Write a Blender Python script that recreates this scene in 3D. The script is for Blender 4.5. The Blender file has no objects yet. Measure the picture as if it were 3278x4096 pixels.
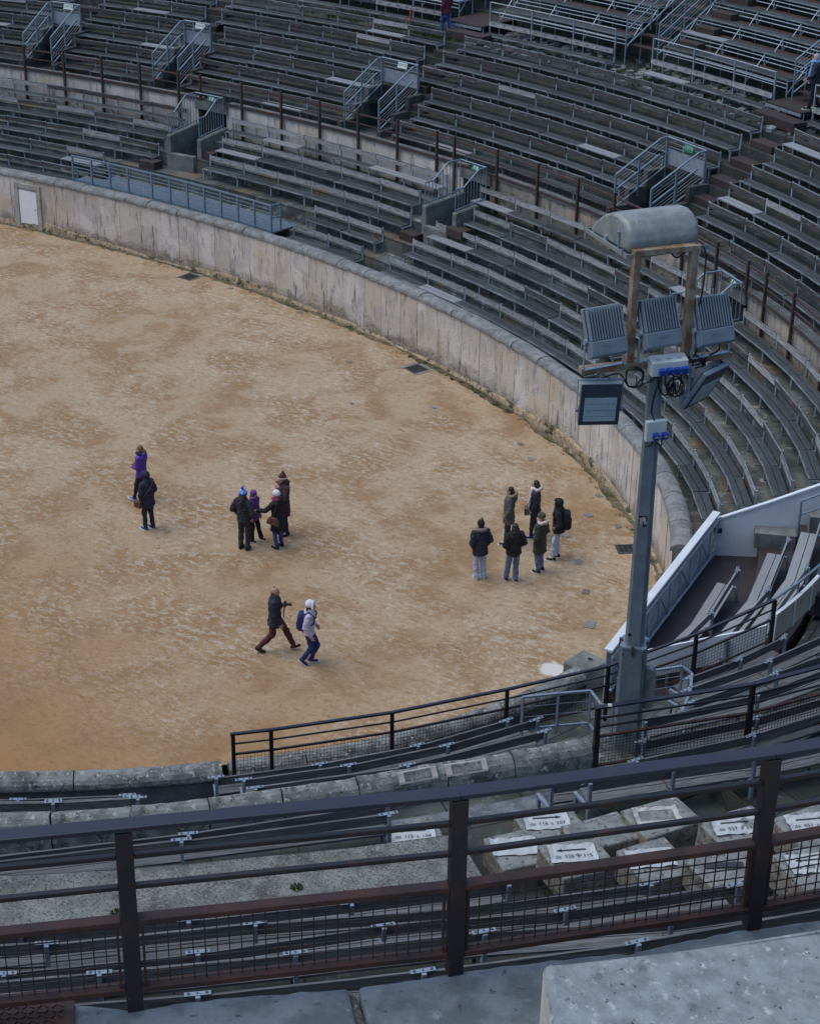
import bpy, bmesh, math, random
from math import sin, cos, pi, radians as R, sqrt
from mathutils import Vector as V3, Matrix, noise as mnoise
rnd = random.Random(7)
S = bpy.context.scene
COL = S.collection
A, B = 33.248, 18.686            # arena floor ellipse (half axes, metres)
CAMP = (48.032034, -33.230041, 23.218357); YAW = -0.5558834; PIT = 0.4680358; ROL = 0.01433966; FPX = 7347.8345

# ------------------------------------------------------------------ geometry of the oval
def nrm(a):
    t = R(a); x, y = cos(t)/A, sin(t)/B; l = sqrt(x*x+y*y); return V3((x/l, y/l, 0))
def P(a, d, z=0.0):
    t = R(a); n = nrm(a); return V3((A*cos(t)+d*n.x, B*sin(t)+d*n.y, z))
def arc(a0, a1, d):
    n = 24; L = 0; p = P(a0, d)
    for i in range(1, n+1):
        q = P(a0+(a1-a0)*i/n, d); L += (q-p).length; p = q
    return L
def lerp(a, b, t): return a+(b-a)*t
def interp(x, pts):
    if x <= pts[0][0]: return pts[0][1]
    for (x0, y0), (x1, y1) in zip(pts, pts[1:]):
        if x <= x1: return lerp(y0, y1, (x-x0)/(x1-x0))
    return pts[-1][1]

# ------------------------------------------------------------------ materials
def nd(nt, t, **kw):
    n = nt.nodes.new(t)
    for k, v in kw.items(): setattr(n, k, v)
    return n
def mixc(nt, fac, a, b, typ='MIX'):
    m = nd(nt, 'ShaderNodeMix', data_type='RGBA', blend_type=typ)
    for s, v in ((m.inputs[0], fac), (m.inputs[6], a), (m.inputs[7], b)):
        if isinstance(v, (int, float)): s.default_value = v
        elif isinstance(v, tuple): s.default_value = (*v, 1) if len(v) == 3 else v
        else: nt.links.new(v, s)
    return m.outputs[2]
def math_(nt, op, a, b=0.0, clamp=False):
    m = nd(nt, 'ShaderNodeMath', operation=op, use_clamp=clamp)
    for s, v in ((m.inputs[0], a), (m.inputs[1], b)):
        if isinstance(v, (int, float)): s.default_value = v
        else: nt.links.new(v, s)
    return m.outputs[0]
def ramp(nt, x, lo, hi):
    m = nd(nt, 'ShaderNodeMapRange', clamp=True); m.interpolation_type = 'SMOOTHSTEP'
    nt.links.new(x, m.inputs[0]); m.inputs[1].default_value = lo; m.inputs[2].default_value = hi
    return m.outputs[0]
def noise(nt, vec, scale, detail=5, rough=.6, dist=0.0):
    n = nd(nt, 'ShaderNodeTexNoise'); nt.links.new(vec, n.inputs['Vector'])
    n.inputs['Scale'].default_value = scale; n.inputs['Detail'].default_value = detail
    n.inputs['Roughness'].default_value = rough; n.inputs['Distortion'].default_value = dist
    return n.outputs[0]
def coords(nt, kind='Object', stretch=(1, 1, 1), jitter=False):
    tc = nd(nt, 'ShaderNodeTexCoord'); v = tc.outputs[kind]
    if jitter:
        oi = nd(nt, 'ShaderNodeObjectInfo'); s = nd(nt, 'ShaderNodeVectorMath', operation='ADD')
        cmb = nd(nt, 'ShaderNodeCombineXYZ')
        for k, mu in enumerate((37.0, 91.0, 53.0)): nt.links.new(math_(nt, 'MULTIPLY', oi.outputs['Random'], mu), cmb.inputs[k])
        nt.links.new(v, s.inputs[0]); nt.links.new(cmb.outputs[0], s.inputs[1]); v = s.outputs[0]
    mp = nd(nt, 'ShaderNodeMapping'); mp.inputs['Scale'].default_value = stretch
    nt.links.new(v, mp.inputs['Vector']); return mp.outputs[0]
MATS = {}
def newmat(name):
    m = bpy.data.materials.new(name); m.use_nodes = True; nt = m.node_tree
    b = nt.nodes['Principled BSDF']; MATS[name] = m; return m, nt, b
def mat(name, c1, c2=None, scale=4, rough=.75, metal=0.0, bump=0.0, bscale=40, kind='Object', stretch=(1, 1, 1), spots=(), rv=0.0, jitter=False, lo=.35, hi=.65, spec=.5, bdist=.01):
    m, nt, b = newmat(name); v = coords(nt, kind, stretch, jitter)
    c2 = c2 or tuple(x*.8 for x in c1)
    c = mixc(nt, ramp(nt, noise(nt, v, scale), lo, hi), c1, c2)
    for col, sc, l, h in spots:
        c = mixc(nt, ramp(nt, noise(nt, v, sc, 6, .65), l, h), c, col)
    if rv:
        oi = nd(nt, 'ShaderNodeObjectInfo'); hs = nd(nt, 'ShaderNodeHueSaturation'); nt.links.new(c, hs.inputs['Color'])
        f = math_(nt, 'ADD', math_(nt, 'MULTIPLY', oi.outputs['Random'], 2*rv), 1-rv); nt.links.new(f, hs.inputs['Value']); c = hs.outputs[0]
    nt.links.new(c, b.inputs['Base Color'])
    b.inputs['Roughness'].default_value = rough; b.inputs['Metallic'].default_value = metal
    b.inputs['Specular IOR Level'].default_value = spec
    if bump:
        bp = nd(nt, 'ShaderNodeBump'); bp.inputs['Strength'].default_value = bump; bp.inputs['Distance'].default_value = bdist
        nt.links.new(noise(nt, v, bscale, 6, .7), bp.inputs['Height']); nt.links.new(bp.outputs[0], b.inputs['Normal'])
    return m

# weathered planks (grain along x), steel, rust, boards
mat('wood_old', (.029, .034, .036), (.064, .078, .084), 3, .62, 0, .5, 10, stretch=(1.2, 22, 22), jitter=True, rv=.3, spots=[((.02, .021, .021), 5, .52, .72), ((.21, .25, .265), 4, .59, .72)])
mat('wood_near', (.045, .043, .042), (.2, .215, .225), 3, .75, 0, 1.0, 9, stretch=(1.6, 30, 30), jitter=True, rv=.18, lo=.33, hi=.7, spots=[((.02, .018, .018), 4, .58, .72)])
mat('wood_pale', (.29, .31, .33), (.2, .215, .23), 3, .65, 0, .2, 10, stretch=(1.2, 18, 18), jitter=True, rv=.12)
mat('wood_new', (.2, .215, .225), (.29, .3, .31), 3, .6, 0, .25, 10, stretch=(1.2, 26, 26), jitter=True, rv=.08)
mat('wood_edge_lit', (.24, .275, .285), (.085, .1, .105), 3, .7, 0, .3, 10, stretch=(1.5, 9, 9), jitter=True, rv=.25, spots=[((.06, .058, .056), 5, .56, .66)])  # worn board edges, painted paler for the light that catches them
mat('back_dark', (.045, .04, .039), (.075, .074, .073), 4, .7, 0, .4, 10, stretch=(1.2, 14, 14), jitter=True, rv=.25, spots=[((.42, .4, .37), 4, .6, .66)])
mat('back_pale', (.4, .4, .39), (.25, .25, .245), 3, .7, 0, .2, 10, stretch=(1.2, 8, 8), jitter=True, rv=.12, spots=[((.12, .095, .085), 4, .58, .66)])
mat('number_black', (.03, .03, .035), rough=.8)
mat('steel', (.26, .31, .36), (.33, .385, .43), 6, .5, .35, .05, 60, jitter=True, rv=.12)
mat('steel_bright', (.27, .33, .39), (.2, .25, .31), 14, .5, .3, .1, 40, jitter=True, spots=[((.33, .39, .44), 25, .6, .7)])
mat('steel_blue', (.15, .225, .29), (.2, .28, .345), 5, .5, .25)
mat('deck_steel', (.1, .135, .17), (.13, .17, .21), 5, .55, .1, .1, 40)
mat('bolt_steel', (.1, .11, .12), (.16, .12, .1), 20, .5, .6)
mat('rust_dark', (.013, .011, .015), (.024, .015, .014), 5, .42, .0, .12, 60, spots=[((.06, .024, .013), 3.2, .56, .7), ((.11, .05, .025), 24, .66, .7)], spec=.42)
mat('rust_sky', (.014, .016, .033), (.02, .019, .03), 4, .4, 0, .1, 60, spots=[((.045, .022, .018), 2.6, .6, .74), ((.1, .045, .025), 20, .68, .72)], spec=.5)  # rusty top rails; blue of the reflected sky is put into the base colour
mat('rust_mid', (.055, .023, .015), (.026, .014, .012), 4, .6, 0, .15, 60, spots=[((.075, .03, .013), 3, .58, .72)], spec=.35)
mat('rust_far', (.042, .029, .025), (.075, .044, .033), 5, .75)
mat('rust_pale', (.3, .26, .2), (.2, .11, .055), 5, .65, .1, .1, 50, spots=[((.28, .1, .03), 6, .55, .68), ((.07, .035, .02), 9, .66, .74)])
mat('wire', (.022, .017, .017), (.04, .025, .02), 10, .6, .2)
mat('board_brown', (.033, .022, .02), (.047, .033, .03), 5, .7, 0, .1, 60, jitter=True, rv=.2)
mat('white_paint', (.68, .72, .76), (.6, .64, .68), 2, .45, spots=[((.5, .53, .55), 3, .66, .8)])
mat('door_white', (.85, .86, .88), (.78, .79, .81), 2, .5)
mat('cream_panel', (.5, .48, .38), (.42, .4, .32), 2, .5)
mat('concrete', (.19, .2, .185), (.11, .12, .112), 2.2, .9, 0, .5, 25, spots=[((.3, .29, .27), 6, .6, .72), ((.045, .055, .03), 3, .62, .76)])
mat('wall_dark', (.09, .088, .08), (.05, .05, .044), 4, .9, 0, .6, 20)
mat('block_stone', (.23, .245, .238), (.14, .15, .146), 5, .9, 0, .7, 40, spots=[((.07, .066, .058), 9, .55, .65), ((.4, .385, .36), 14, .6, .68), ((.18, .14, .09), 4, .7, .84)])
mat('block_face', (.17, .15, .12), (.34, .31, .27), 7, .95, 0, 1.0, 26, spots=[((.06, .05, .035), 14, .52, .62)], bdist=.03)
mat('coping_stone', (.24, .245, .24), (.15, .155, .152), 3, .9, 0, .6, 30, 'Object', spots=[((.085, .085, .08), 5, .54, .7), ((.36, .36, .345), 9, .6, .7)])
mat('lichen_stone', (.23, .245, .235), (.12, .13, .125), 2.6, .92, 0, .8, 22, lo=.4, hi=.6, spots=[((.05, .055, .05), 5, .52, .63), ((.4, .405, .38), 10, .56, .64), ((.06, .065, .058), 16, .58, .66)], bdist=.02)
mat('slab_stone', (.16, .19, .215), (.095, .115, .13), 4, .88, 0, .7, 22, lo=.38, hi=.62, spots=[((.045, .05, .055), 18, .6, .67), ((.25, .27, .28), 9, .58, .7), ((.07, .08, .085), 2.5, .58, .7)])
mat('big_stone', (.265, .305, .32), (.16, .19, .205), 9, .88, 0, .9, 26, lo=.3, hi=.7, spots=[((.42, .45, .46), 16, .56, .7), ((.12, .13, .135), 7, .58, .74), ((.05, .05, .052), 28, .62, .67)], bdist=.015)
mat('big_face', (.48, .43, .37), (.34, .32, .29), 6, .9, 0, .5, 25, spots=[((.12, .1, .08), 20, .62, .68)])
mat('gravel_concrete', (.13, .138, .128), (.21, .22, .205), 2.5, .95, 0, .8, 60, spots=[((.075, .078, .07), 1.6, .5, .68), ((.06, .06, .052), 22, .5, .62), ((.34, .34, .32), 30, .57, .66), ((.3, .3, .28), 5, .62, .72)])
mat('paper', (.47, .5, .51), (.37, .4, .41), 5, .7, 0, .3, 12)
mat('tape_white', (.5, .48, .45), (.36, .34, .31), 6, .6, 0, .3, 20)
mat('ink', (.03, .032, .042), rough=.7)
mat('green_sheet', (.02, .2, .1), rough=.5)
mat('sign_green', (.015, .16, .09), rough=.4)
mat('galv_pole', (.2, .25, .29), (.27, .32, .355), 3, .42, .5, .05, 30, spots=[((.33, .38, .41), 10, .62, .74)])
mat('lamp_shell', (.27, .285, .27), (.18, .2, .195), 3.5, .5, .2, .05, 10, spots=[((.34, .35, .33), 6, .56, .75), ((.14, .14, .13), 9, .64, .75)])
mat('lamp_grey', (.24, .29, .335), (.2, .25, .29), 3, .42, .25)
mat('lamp_fin', (.03, .04, .055), rough=.5, metal=.3)
mat('lamp_dark', (.05, .065, .095), rough=.45)
mat('lamp_glass', (.36, .48, .5), (.44, .55, .57), 3, .12, 0)
mat('box_white', (.62, .66, .62), (.55, .6, .57), 3, .45)
mat('socket_blue', (.01, .07, .42), rough=.35)
mat('cable_black', (.012, .012, .014), rough=.5)
mat('moss', (.03, .052, .012), (.07, .075, .025), 30, .95, 0, .6, 60)
mat('verge_soil', (.1, .085, .05), (.2, .15, .085), 4, .95, 0, .5, 20, spots=[((.045, .055, .02), 2, .5, .6)])
mat('grass', (.025, .06, .012), (.05, .09, .02), 8, .8)
mat('iron_grate', (.05, .053, .056), (.09, .095, .1), 12, .5, .4)
mat('tile_grey', (.15, .15, .145), (.22, .2, .17), 9, .6, jitter=True, rv=.3)
mat('deck_brown', (.031, .025, .028), (.043, .035, .037), 2.5, .55, 0, .05, 60, spots=[((.5, .5, .5), 3.3, .8, .82)])
mat('dark_void', (.01, .01, .01), rough=1)
mat('plaster_rough', (.42, .4, .37), (.3, .28, .25), 2, .9, 0, .5, 20)

def mat_sand():
    m, nt, b = newmat('sand'); v = coords(nt, 'Object')
    n1 = noise(nt, v, .11, 4, .55); n2 = noise(nt, v, .55, 6, .62, .4)
    sep = nd(nt, 'ShaderNodeSeparateXYZ'); nt.links.new(v, sep.inputs[0])
    # paler sand towards the far wall, darker and redder near the southern side
    g = ramp(nt, math_(nt, 'ADD', math_(nt, 'ADD', sep.outputs[1], math_(nt, 'MULTIPLY', sep.outputs[0], .12)), math_(nt, 'MULTIPLY', n1, 11.0)), -5.0, 13.0)
    low = ramp(nt, math_(nt, 'ADD', sep.outputs[1], math_(nt, 'MULTIPLY', n1, 8.0)), -6.0, 2.0)
    c = mixc(nt, g, (.33, .178, .072), (.415, .318, .205))
    c = mixc(nt, math_(nt, 'MULTIPLY', ramp(nt, n2, .42, .6), .9), c, (.29, .178, .088))
    sv = coords(nt, 'Object', (1.6, 2.7, 1))
    fl = noise(nt, sv, 2.3, 10, .8, .3)
    big = ramp(nt, noise(nt, v, .28, 4, .6), .34, .62)
    c = mixc(nt, math_(nt, 'MULTIPLY', math_(nt, 'MULTIPLY', ramp(nt, fl, .49, .56), math_(nt, 'MULTIPLY', big, low)), .8), c, (.5, .44, .345))
    fd = noise(nt, coords(nt, 'Object', (1.8, 3.0, 1)), 2.6, 9, .75, .7)
    c = mixc(nt, math_(nt, 'MULTIPLY', ramp(nt, fd, .52, .66), .8), c, (.22, .122, .056))
    c = mixc(nt, math_(nt, 'MULTIPLY', ramp(nt, noise(nt, v, 7, 5, .85), .46, .64), .5), c, (.27, .16, .075))
    # a spill of white lime near the gate
    dv = nd(nt, 'ShaderNodeVectorMath', operation='DISTANCE'); nt.links.new(v, dv.inputs[0]); dv.inputs[1].default_value = tuple(P(2.28, -2.09, 0))
    lim = ramp(nt, math_(nt, 'ADD', dv.outputs['Value'], math_(nt, 'MULTIPLY', noise(nt, v, 4, 4), .5)), .66, .5)
    c = mixc(nt, lim, c, (.62, .6, .56))
    nt.links.new(c, b.inputs['Base Color']); b.inputs['Roughness'].default_value = .95; b.inputs['Specular IOR Level'].default_value = .2
    bp = nd(nt, 'ShaderNodeBump'); bp.inputs['Strength'].default_value = .55; bp.inputs['Distance'].default_value = .05
    nt.links.new(math_(nt, 'ADD', fl, math_(nt, 'MULTIPLY', noise(nt, v, 9, 5, .7), .4)), bp.inputs['Height']); nt.links.new(bp.outputs[0], b.inputs['Normal'])
mat_sand()
def mat_tread():
    m, nt, b = newmat('tread_stone'); v = coords(nt, 'Object'); uv = coords(nt, 'UV')
    c = mixc(nt, ramp(nt, noise(nt, v, .9, 6), .35, .65), (.135, .155, .148), (.054, .066, .062))
    c = mixc(nt, ramp(nt, noise(nt, v, 2.3, 7, .7), .55, .68), c, (.31, .305, .285))
    c = mixc(nt, math_(nt, 'MULTIPLY', ramp(nt, noise(nt, v, 1.5, 6, .65), .54, .68), .75), c, (.035, .04, .022))
    c = mixc(nt, math_(nt, 'MULTIPLY', ramp(nt, noise(nt, v, .6, 5, .6), .56, .68), .7), c, (.19, .135, .07))
    sp_ = nd(nt, 'ShaderNodeSeparateXYZ'); nt.links.new(uv, sp_.inputs[0]); up_ = ramp(nt, sp_.outputs[1], 8.4, 9.6)
    c = mixc(nt, math_(nt, 'MULTIPLY', up_, .72), c, (.022, .026, .02))  # treads from the middle tier up painted darker, for the shade beneath benches
    br = nd(nt, 'ShaderNodeTexBrick'); nt.links.new(uv, br.inputs['Vector'])
    br.inputs['Scale'].default_value = 1; br.inputs['Mortar Size'].default_value = .014; br.inputs['Brick Width'].default_value = 1.35; br.inputs['Row Height'].default_value = .68
    br.inputs['Color1'].default_value = (1, 1, 1, 1); br.inputs['Color2'].default_value = (.72, .72, .72, 1); br.inputs['Mortar'].default_value = (.2, .2, .18, 1)
    c = mixc(nt, 1.0, c, br.outputs[0], 'MULTIPLY')
    nt.links.new(c, b.inputs['Base Color']); b.inputs['Roughness'].default_value = .88
    bp = nd(nt, 'ShaderNodeBump'); bp.inputs['Strength'].default_value = .8; bp.inputs['Distance'].default_value = .05
    nt.links.new(math_(nt, 'ADD', noise(nt, v, 7, 7, .7), math_(nt, 'MULTIPLY', br.outputs[1], -.6)), bp.inputs['Height']); nt.links.new(bp.outputs[0], b.inputs['Normal'])
mat_tread()
def mat_wall(name, pale, warm, streak, joints):
    m, nt, b = newmat(name); uv = coords(nt, 'UV'); v = coords(nt, 'UV', (1, .22, 1))
    ob = nd(nt, 'ShaderNodeAttribute', attribute_name='slab'); sl = ob.outputs['Fac']
    c = mixc(nt, sl, pale, warm)
    c = mixc(nt, math_(nt, 'MULTIPLY', ramp(nt, noise(nt, uv, .8, 7, .62, .9), .44, .6), .55), c, tuple(x*.58 for x in pale))
    c = mixc(nt, math_(nt, 'MULTIPLY', ramp(nt, noise(nt, v, 3.2, 7, .7), .52, .64), .8), c, streak)
    c = mixc(nt, math_(nt, 'MULTIPLY', ramp(nt, noise(nt, uv, .45, 5, .6, .5), .5, .66), .6), c, (.52, .42, .27))
    c = mixc(nt, math_(nt, 'MULTIPLY', ramp(nt, noise(nt, coords(nt, 'UV', (1, .1, 1)), 5.5, 5, .7), .565, .66), .85), c, tuple(x*.3 for x in streak))
    sep = nd(nt, 'ShaderNodeSeparateXYZ'); nt.links.new(uv, sep.inputs[0])
    # worn, weathered foot where the facing has come away from the rubble
    foot = ramp(nt, math_(nt, 'ADD', sep.outputs[1], math_(nt, 'MULTIPLY', noise(nt, uv, .9, 5, .65, .7), 1.3)), joints[1], joints[0])
    c = mixc(nt, math_(nt, 'MULTIPLY', foot, .85), c, mixc(nt, ramp(nt, noise(nt, uv, 6, 6), .4, .6), (.34, .27, .185), (.15, .125, .095)))
    # soot line under the coping
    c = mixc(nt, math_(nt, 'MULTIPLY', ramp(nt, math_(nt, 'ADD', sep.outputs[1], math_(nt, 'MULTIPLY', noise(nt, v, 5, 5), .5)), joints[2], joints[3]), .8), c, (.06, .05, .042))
    nt.links.new(c, b.inputs['Base Color']); b.inputs['Roughness'].default_value = .9
    bp = nd(nt, 'ShaderNodeBump'); bp.inputs['Strength'].default_value = .6; bp.inputs['Distance'].default_value = .04
    nt.links.new(math_(nt, 'ADD', noise(nt, uv, 14, 6), math_(nt, 'MULTIPLY', math_(nt, 'MULTIPLY', foot, noise(nt, uv, 3, 6)), 3.0)), bp.inputs['Height']); nt.links.new(bp.outputs[0], b.inputs['Normal'])
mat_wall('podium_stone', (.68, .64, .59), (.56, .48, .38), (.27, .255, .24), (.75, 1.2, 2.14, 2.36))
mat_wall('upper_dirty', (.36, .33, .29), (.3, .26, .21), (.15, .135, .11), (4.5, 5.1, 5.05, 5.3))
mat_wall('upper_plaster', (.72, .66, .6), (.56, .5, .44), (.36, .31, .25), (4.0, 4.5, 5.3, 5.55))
mat('rubble', (.5, .39, .25), (.3, .225, .14), 5, .95, 0, .9, 14, spots=[((.09, .08, .06), 7, .54, .64), ((.46, .41, .33), 11, .6, .68), ((.045, .055, .025), 2.2, .52, .62)], bdist=.05)
M = MATS

# ------------------------------------------------------------------ mesh builder
class MB:
    def __init__(s): s.v = []; s.f = []; s.mi = []; s.uv = []; s.at = []
    def face(s, pts, mi=0, uv=None, at=0.0):
        i = len(s.v); s.v += [tuple(p) for p in pts]; s.f.append(tuple(range(i, i+len(pts)))); s.mi.append(mi); s.uv.append(uv); s.at.append(at)
    def mesh(s, vs, fs, mi=0):
        i = len(s.v); s.v += [tuple(p) for p in vs]
        for f in fs: s.f.append(tuple(i+k for k in f)); s.mi.append(mi); s.uv.append(None); s.at.append(0.0)
    def hexa(s, c8, mi=0):
        s.mesh(c8, [(0, 3, 2, 1), (4, 5, 6, 7), (0, 1, 5, 4), (1, 2, 6, 5), (2, 3, 7, 6), (3, 0, 4, 7)], mi)
    def box(s, x0, x1, y0, y1, z0, z1, mi=0):
        s.hexa([(x0, y0, z0), (x1, y0, z0), (x1, y1, z0), (x0, y1, z0), (x0, y0, z1), (x1, y0, z1), (x1, y1, z1), (x0, y1, z1)], mi)
    def obox(s, c, ex, ey, ez, mi=0):
        c, ex, ey, ez = V3(c), V3(ex), V3(ey), V3(ez)
        s.hexa([c-ex-ey-ez, c+ex-ey-ez, c+ex+ey-ez, c-ex+ey-ez, c-ex-ey+ez, c+ex-ey+ez, c+ex+ey+ez, c-ex+ey+ez], mi)
    def bar(s, p0, p1, w, h, up=(0, 0, 1), mi=0):
        p0, p1 = V3(p0), V3(p1); d = p1-p0; L = d.length; d /= L; up = V3(up)
        sd = d.cross(up)
        if sd.length < 1e-4: sd = d.cross(V3((1, 0, 0)))
        sd.normalize(); u2 = sd.cross(d)
        s.obox((p0+p1)/2, d*L/2, sd*w/2, u2*h/2, mi)
    def tube(s, p0, p1, r0, r1=None, n=8, mi=0, caps=True):
        r1 = r0 if r1 is None else r1; p0, p1 = V3(p0), V3(p1); d = (p1-p0).normalized()
        x = d.orthogonal().normalized(); y = d.cross(x)
        vs = [p0+(x*cos(2*pi*k/n)+y*sin(2*pi*k/n))*r0 for k in range(n)]+[p1+(x*cos(2*pi*k/n)+y*sin(2*pi*k/n))*r1 for k in range(n)]
        fs = [(k, (k+1) % n, n+(k+1) % n, n+k) for k in range(n)]
        if caps: fs += [tuple(range(n-1, -1, -1)), tuple(range(n, 2*n))]
        s.mesh(vs, fs, mi)
    def path(s, pts, r, n=6, mi=0):
        pts = [V3(p) for p in pts]
        vs = []; fs = []; x = None
        for i, p in enumerate(pts):
            d = (pts[min(i+1, len(pts)-1)]-pts[max(i-1, 0)]).normalized()
            x = d.orthogonal().normalized() if x is None else (x-d*x.dot(d)).normalized()
            y = d.cross(x); vs += [p+(x*cos(2*pi*k/n)+y*sin(2*pi*k/n))*r for k in range(n)]
        for i in range(len(pts)-1):
            fs += [(i*n+k, i*n+(k+1) % n, (i+1)*n+(k+1) % n, (i+1)*n+k) for k in range(n)]
        fs += [tuple(range(n-1, -1, -1)), tuple(range((len(pts)-1)*n, len(pts)*n))]
        s.mesh(vs, fs, mi)
    def prism(s, poly, off, mi=0, mi_side=None):
        n = len(poly); poly = [V3(p) for p in poly]; off = V3(off)
        s.mesh(poly+[p+off for p in poly], [tuple(range(n)), tuple(range(2*n-1, n-1, -1))], mi)
        i = len(s.v)-2*n
        for k in range(n):
            s.f.append((i+k, i+n+k, i+n+(k+1) % n, i+(k+1) % n)); s.mi.append(mi if mi_side is None else mi_side); s.uv.append(None); s.at.append(0.0)
    def ball(s, c, r, nu=10, nv=7, mi=0):
        c = V3(c); r = r if isinstance(r, (tuple, list)) else (r, r, r)
        vs = [c+V3((0, 0, r[2]))]
        for j in range(1, nv):
            ph = pi*j/nv
            vs += [c+V3((r[0]*sin(ph)*cos(2*pi*k/nu), r[1]*sin(ph)*sin(2*pi*k/nu), r[2]*cos(ph))) for k in range(nu)]
        vs.append(c-V3((0, 0, r[2]))); fs = [(0, 1+k, 1+(k+1) % nu) for k in range(nu)]
        for j in range(nv-2):
            o = 1+j*nu; fs += [(o+k, o+nu+k, o+nu+(k+1) % nu, o+(k+1) % nu) for k in range(nu)]
        o = 1+(nv-2)*nu; fs += [(o+k, len(vs)-1, o+(k+1) % nu) for k in range(nu)]
        s.mesh(vs, fs, mi)
    def loft(s, rings, mi=0, caps=True):
        n = len(rings[0]); vs = [p for r in rings for p in r]; fs = []
        for i in range(len(rings)-1): fs += [(i*n+k, i*n+(k+1) % n, (i+1)*n+(k+1) % n, (i+1)*n+k) for k in range(n)]
        if caps: fs += [tuple(range(n-1, -1, -1)), tuple(range((len(rings)-1)*n, len(rings)*n))]
        s.mesh(vs, fs, mi)
    def data(s, name, mats, org=(0, 0, 0), smooth=False, bevel=0, fixn=True, rough=0.0, sub=0):
        me = bpy.data.meshes.new(name); o = V3(org)
        me.from_pydata([tuple(V3(p)-o) for p in s.v], [], s.f)
        for m in (mats if isinstance(mats, (list, tuple)) else [mats]): me.materials.append(M[m] if isinstance(m, str) else m)
        for p, k in zip(me.polygons, s.mi): p.material_index = k
        if any(u is not None for u in s.uv):
            ul = me.uv_layers.new(name='UVMap')
            at = me.attributes.new('slab', 'FLOAT', 'FACE')
            for p, u, q in zip(me.polygons, s.uv, s.at):
                at.data[p.index].value = q
                if u:
                    for li, c in zip(p.loop_indices, u): ul.data[li].uv = c
        if fixn or bevel or rough:
            bm = bmesh.new(); bm.from_mesh(me)
            if bevel or rough: bmesh.ops.remove_doubles(bm, verts=bm.verts, dist=1e-5)
            if fixn: bmesh.ops.recalc_face_normals(bm, faces=bm.faces)
            if bevel: bmesh.ops.bevel(bm, geom=[e for e in bm.edges if len(e.link_faces) == 2 and e.calc_face_angle(0) > .6], offset=bevel, segments=2, affect='EDGES', profile=.5)
            if sub: bmesh.ops.subdivide_edges(bm, edges=bm.edges, cuts=sub, use_grid_fill=True)
            if rough:
                for v in bm.verts:
                    w = v.co+o; v.co += V3((mnoise.noise(w*4), mnoise.noise(w*4+V3((9, 3, 1))), mnoise.noise(w*4+V3((2, 7, 5)))))*rough
            bm.to_mesh(me); bm.free()
        if smooth:
            for p in me.polygons: p.use_smooth = True
        me.update(); return me
    def build(s, name, mats, parent=None, org=None, **kw):
        if org is None:
            org = tuple(parent.location) if parent is not None and parent.type == 'EMPTY' else (sum(p[0] for p in s.v)/len(s.v), sum(p[1] for p in s.v)/len(s.v), min(p[2] for p in s.v))
            if parent is not None:
                org = (sum(p[0] for p in s.v)/len(s.v), sum(p[1] for p in s.v)/len(s.v), sum(p[2] for p in s.v)/len(s.v))
        me = s.data(name, mats, org, **kw); o = bpy.data.objects.new(name, me); COL.objects.link(o)
        o.location = org
        if parent is not None: setpar(o, parent)
        return o
WLOC = {}
def wloc(o): return WLOC.get(o.name, V3(o.location))
def setpar(o, parent):
    w = V3(o.location); WLOC[o.name] = w; o.parent = parent; o.location = w-wloc(parent)
def tag(o, label=None, cat=None, group=None, kind=None):
    if label: o['label'] = label
    if cat: o['category'] = cat
    if group: o['group'] = group
    if kind: o['kind'] = kind
    return o
def thing(name, loc, label, cat, group=None):
    o = bpy.data.objects.new(name, None); COL.objects.link(o); o.location = loc; o.empty_display_size = .2
    return tag(o, label, cat, group)
def inst(name, me, loc, xd, yd, parent, sx=1.0, mslot=None):
    """an object sharing mesh data, x axis along xd, y along yd"""
    o = bpy.data.objects.new(name, me); COL.objects.link(o)
    x = V3(xd).normalized(); x = -x if x.cross(V3(yd)).z < 0 else x; z = x.cross(V3(yd)).normalized(); y = z.cross(x)
    m = Matrix((x*sx, y, z)).transposed().to_4x4(); m.translation = V3(loc)-(wloc(parent) if parent else V3())
    if parent: o.parent = parent
    o.matrix_basis = m; WLOC[o.name] = V3(loc)
    if mslot is not None:
        o.material_slots[0].link = 'OBJECT'; o.material_slots[0].material = M[mslot]
    return o
GLY = {}
def text_mesh(txt, size):
    """flat lettering: list of verts/faces centred on the origin in the xy plane"""
    k = (txt, size)
    if k not in GLY:
        cu = bpy.data.curves.new('t', 'FONT'); cu.body = txt; cu.size = size; cu.align_x = 'CENTER'; cu.align_y = 'CENTER'; cu.resolution_u = 2; cu.space_word = 1.5
        ob = bpy.data.objects.new('t', cu); COL.objects.link(ob)
        dg = bpy.context.evaluated_depsgraph_get(); me = ob.evaluated_get(dg).to_mesh()
        GLY[k] = ([tuple(v.co) for v in me.vertices], [tuple(p.vertices) for p in me.polygons])
        ob.evaluated_get(dg).to_mesh_clear(); bpy.data.objects.remove(ob); bpy.data.curves.remove(cu)
    return GLY[k]
def put_text(mb, txt, size, o, xd, yd, mi=0, lift=.004):
    vs, fs = text_mesh(txt, size); o = V3(o); xd = V3(xd).normalized(); yd = V3(yd).normalized(); n = xd.cross(yd)
    mb.mesh([o+xd*v[0]+yd*v[1]+n*lift for v in vs], fs, mi)

# ------------------------------------------------------------------ ground and terraces (the setting)
mb = MB(); N = 30
for i in range(N):
    for j in range(N):
        x0, x1 = -150+300*i/N, -150+300*(i+1)/N; y0, y1 = -150+300*j/N, -150+300*(j+1)/N
        mb.face([(x0, y0, 0), (x1, y0, 0), (x1, y1, 0), (x0, y1, 0)])
tag(mb.build('ground', 'sand', org=(0, 0, 0)), kind='structure')

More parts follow.
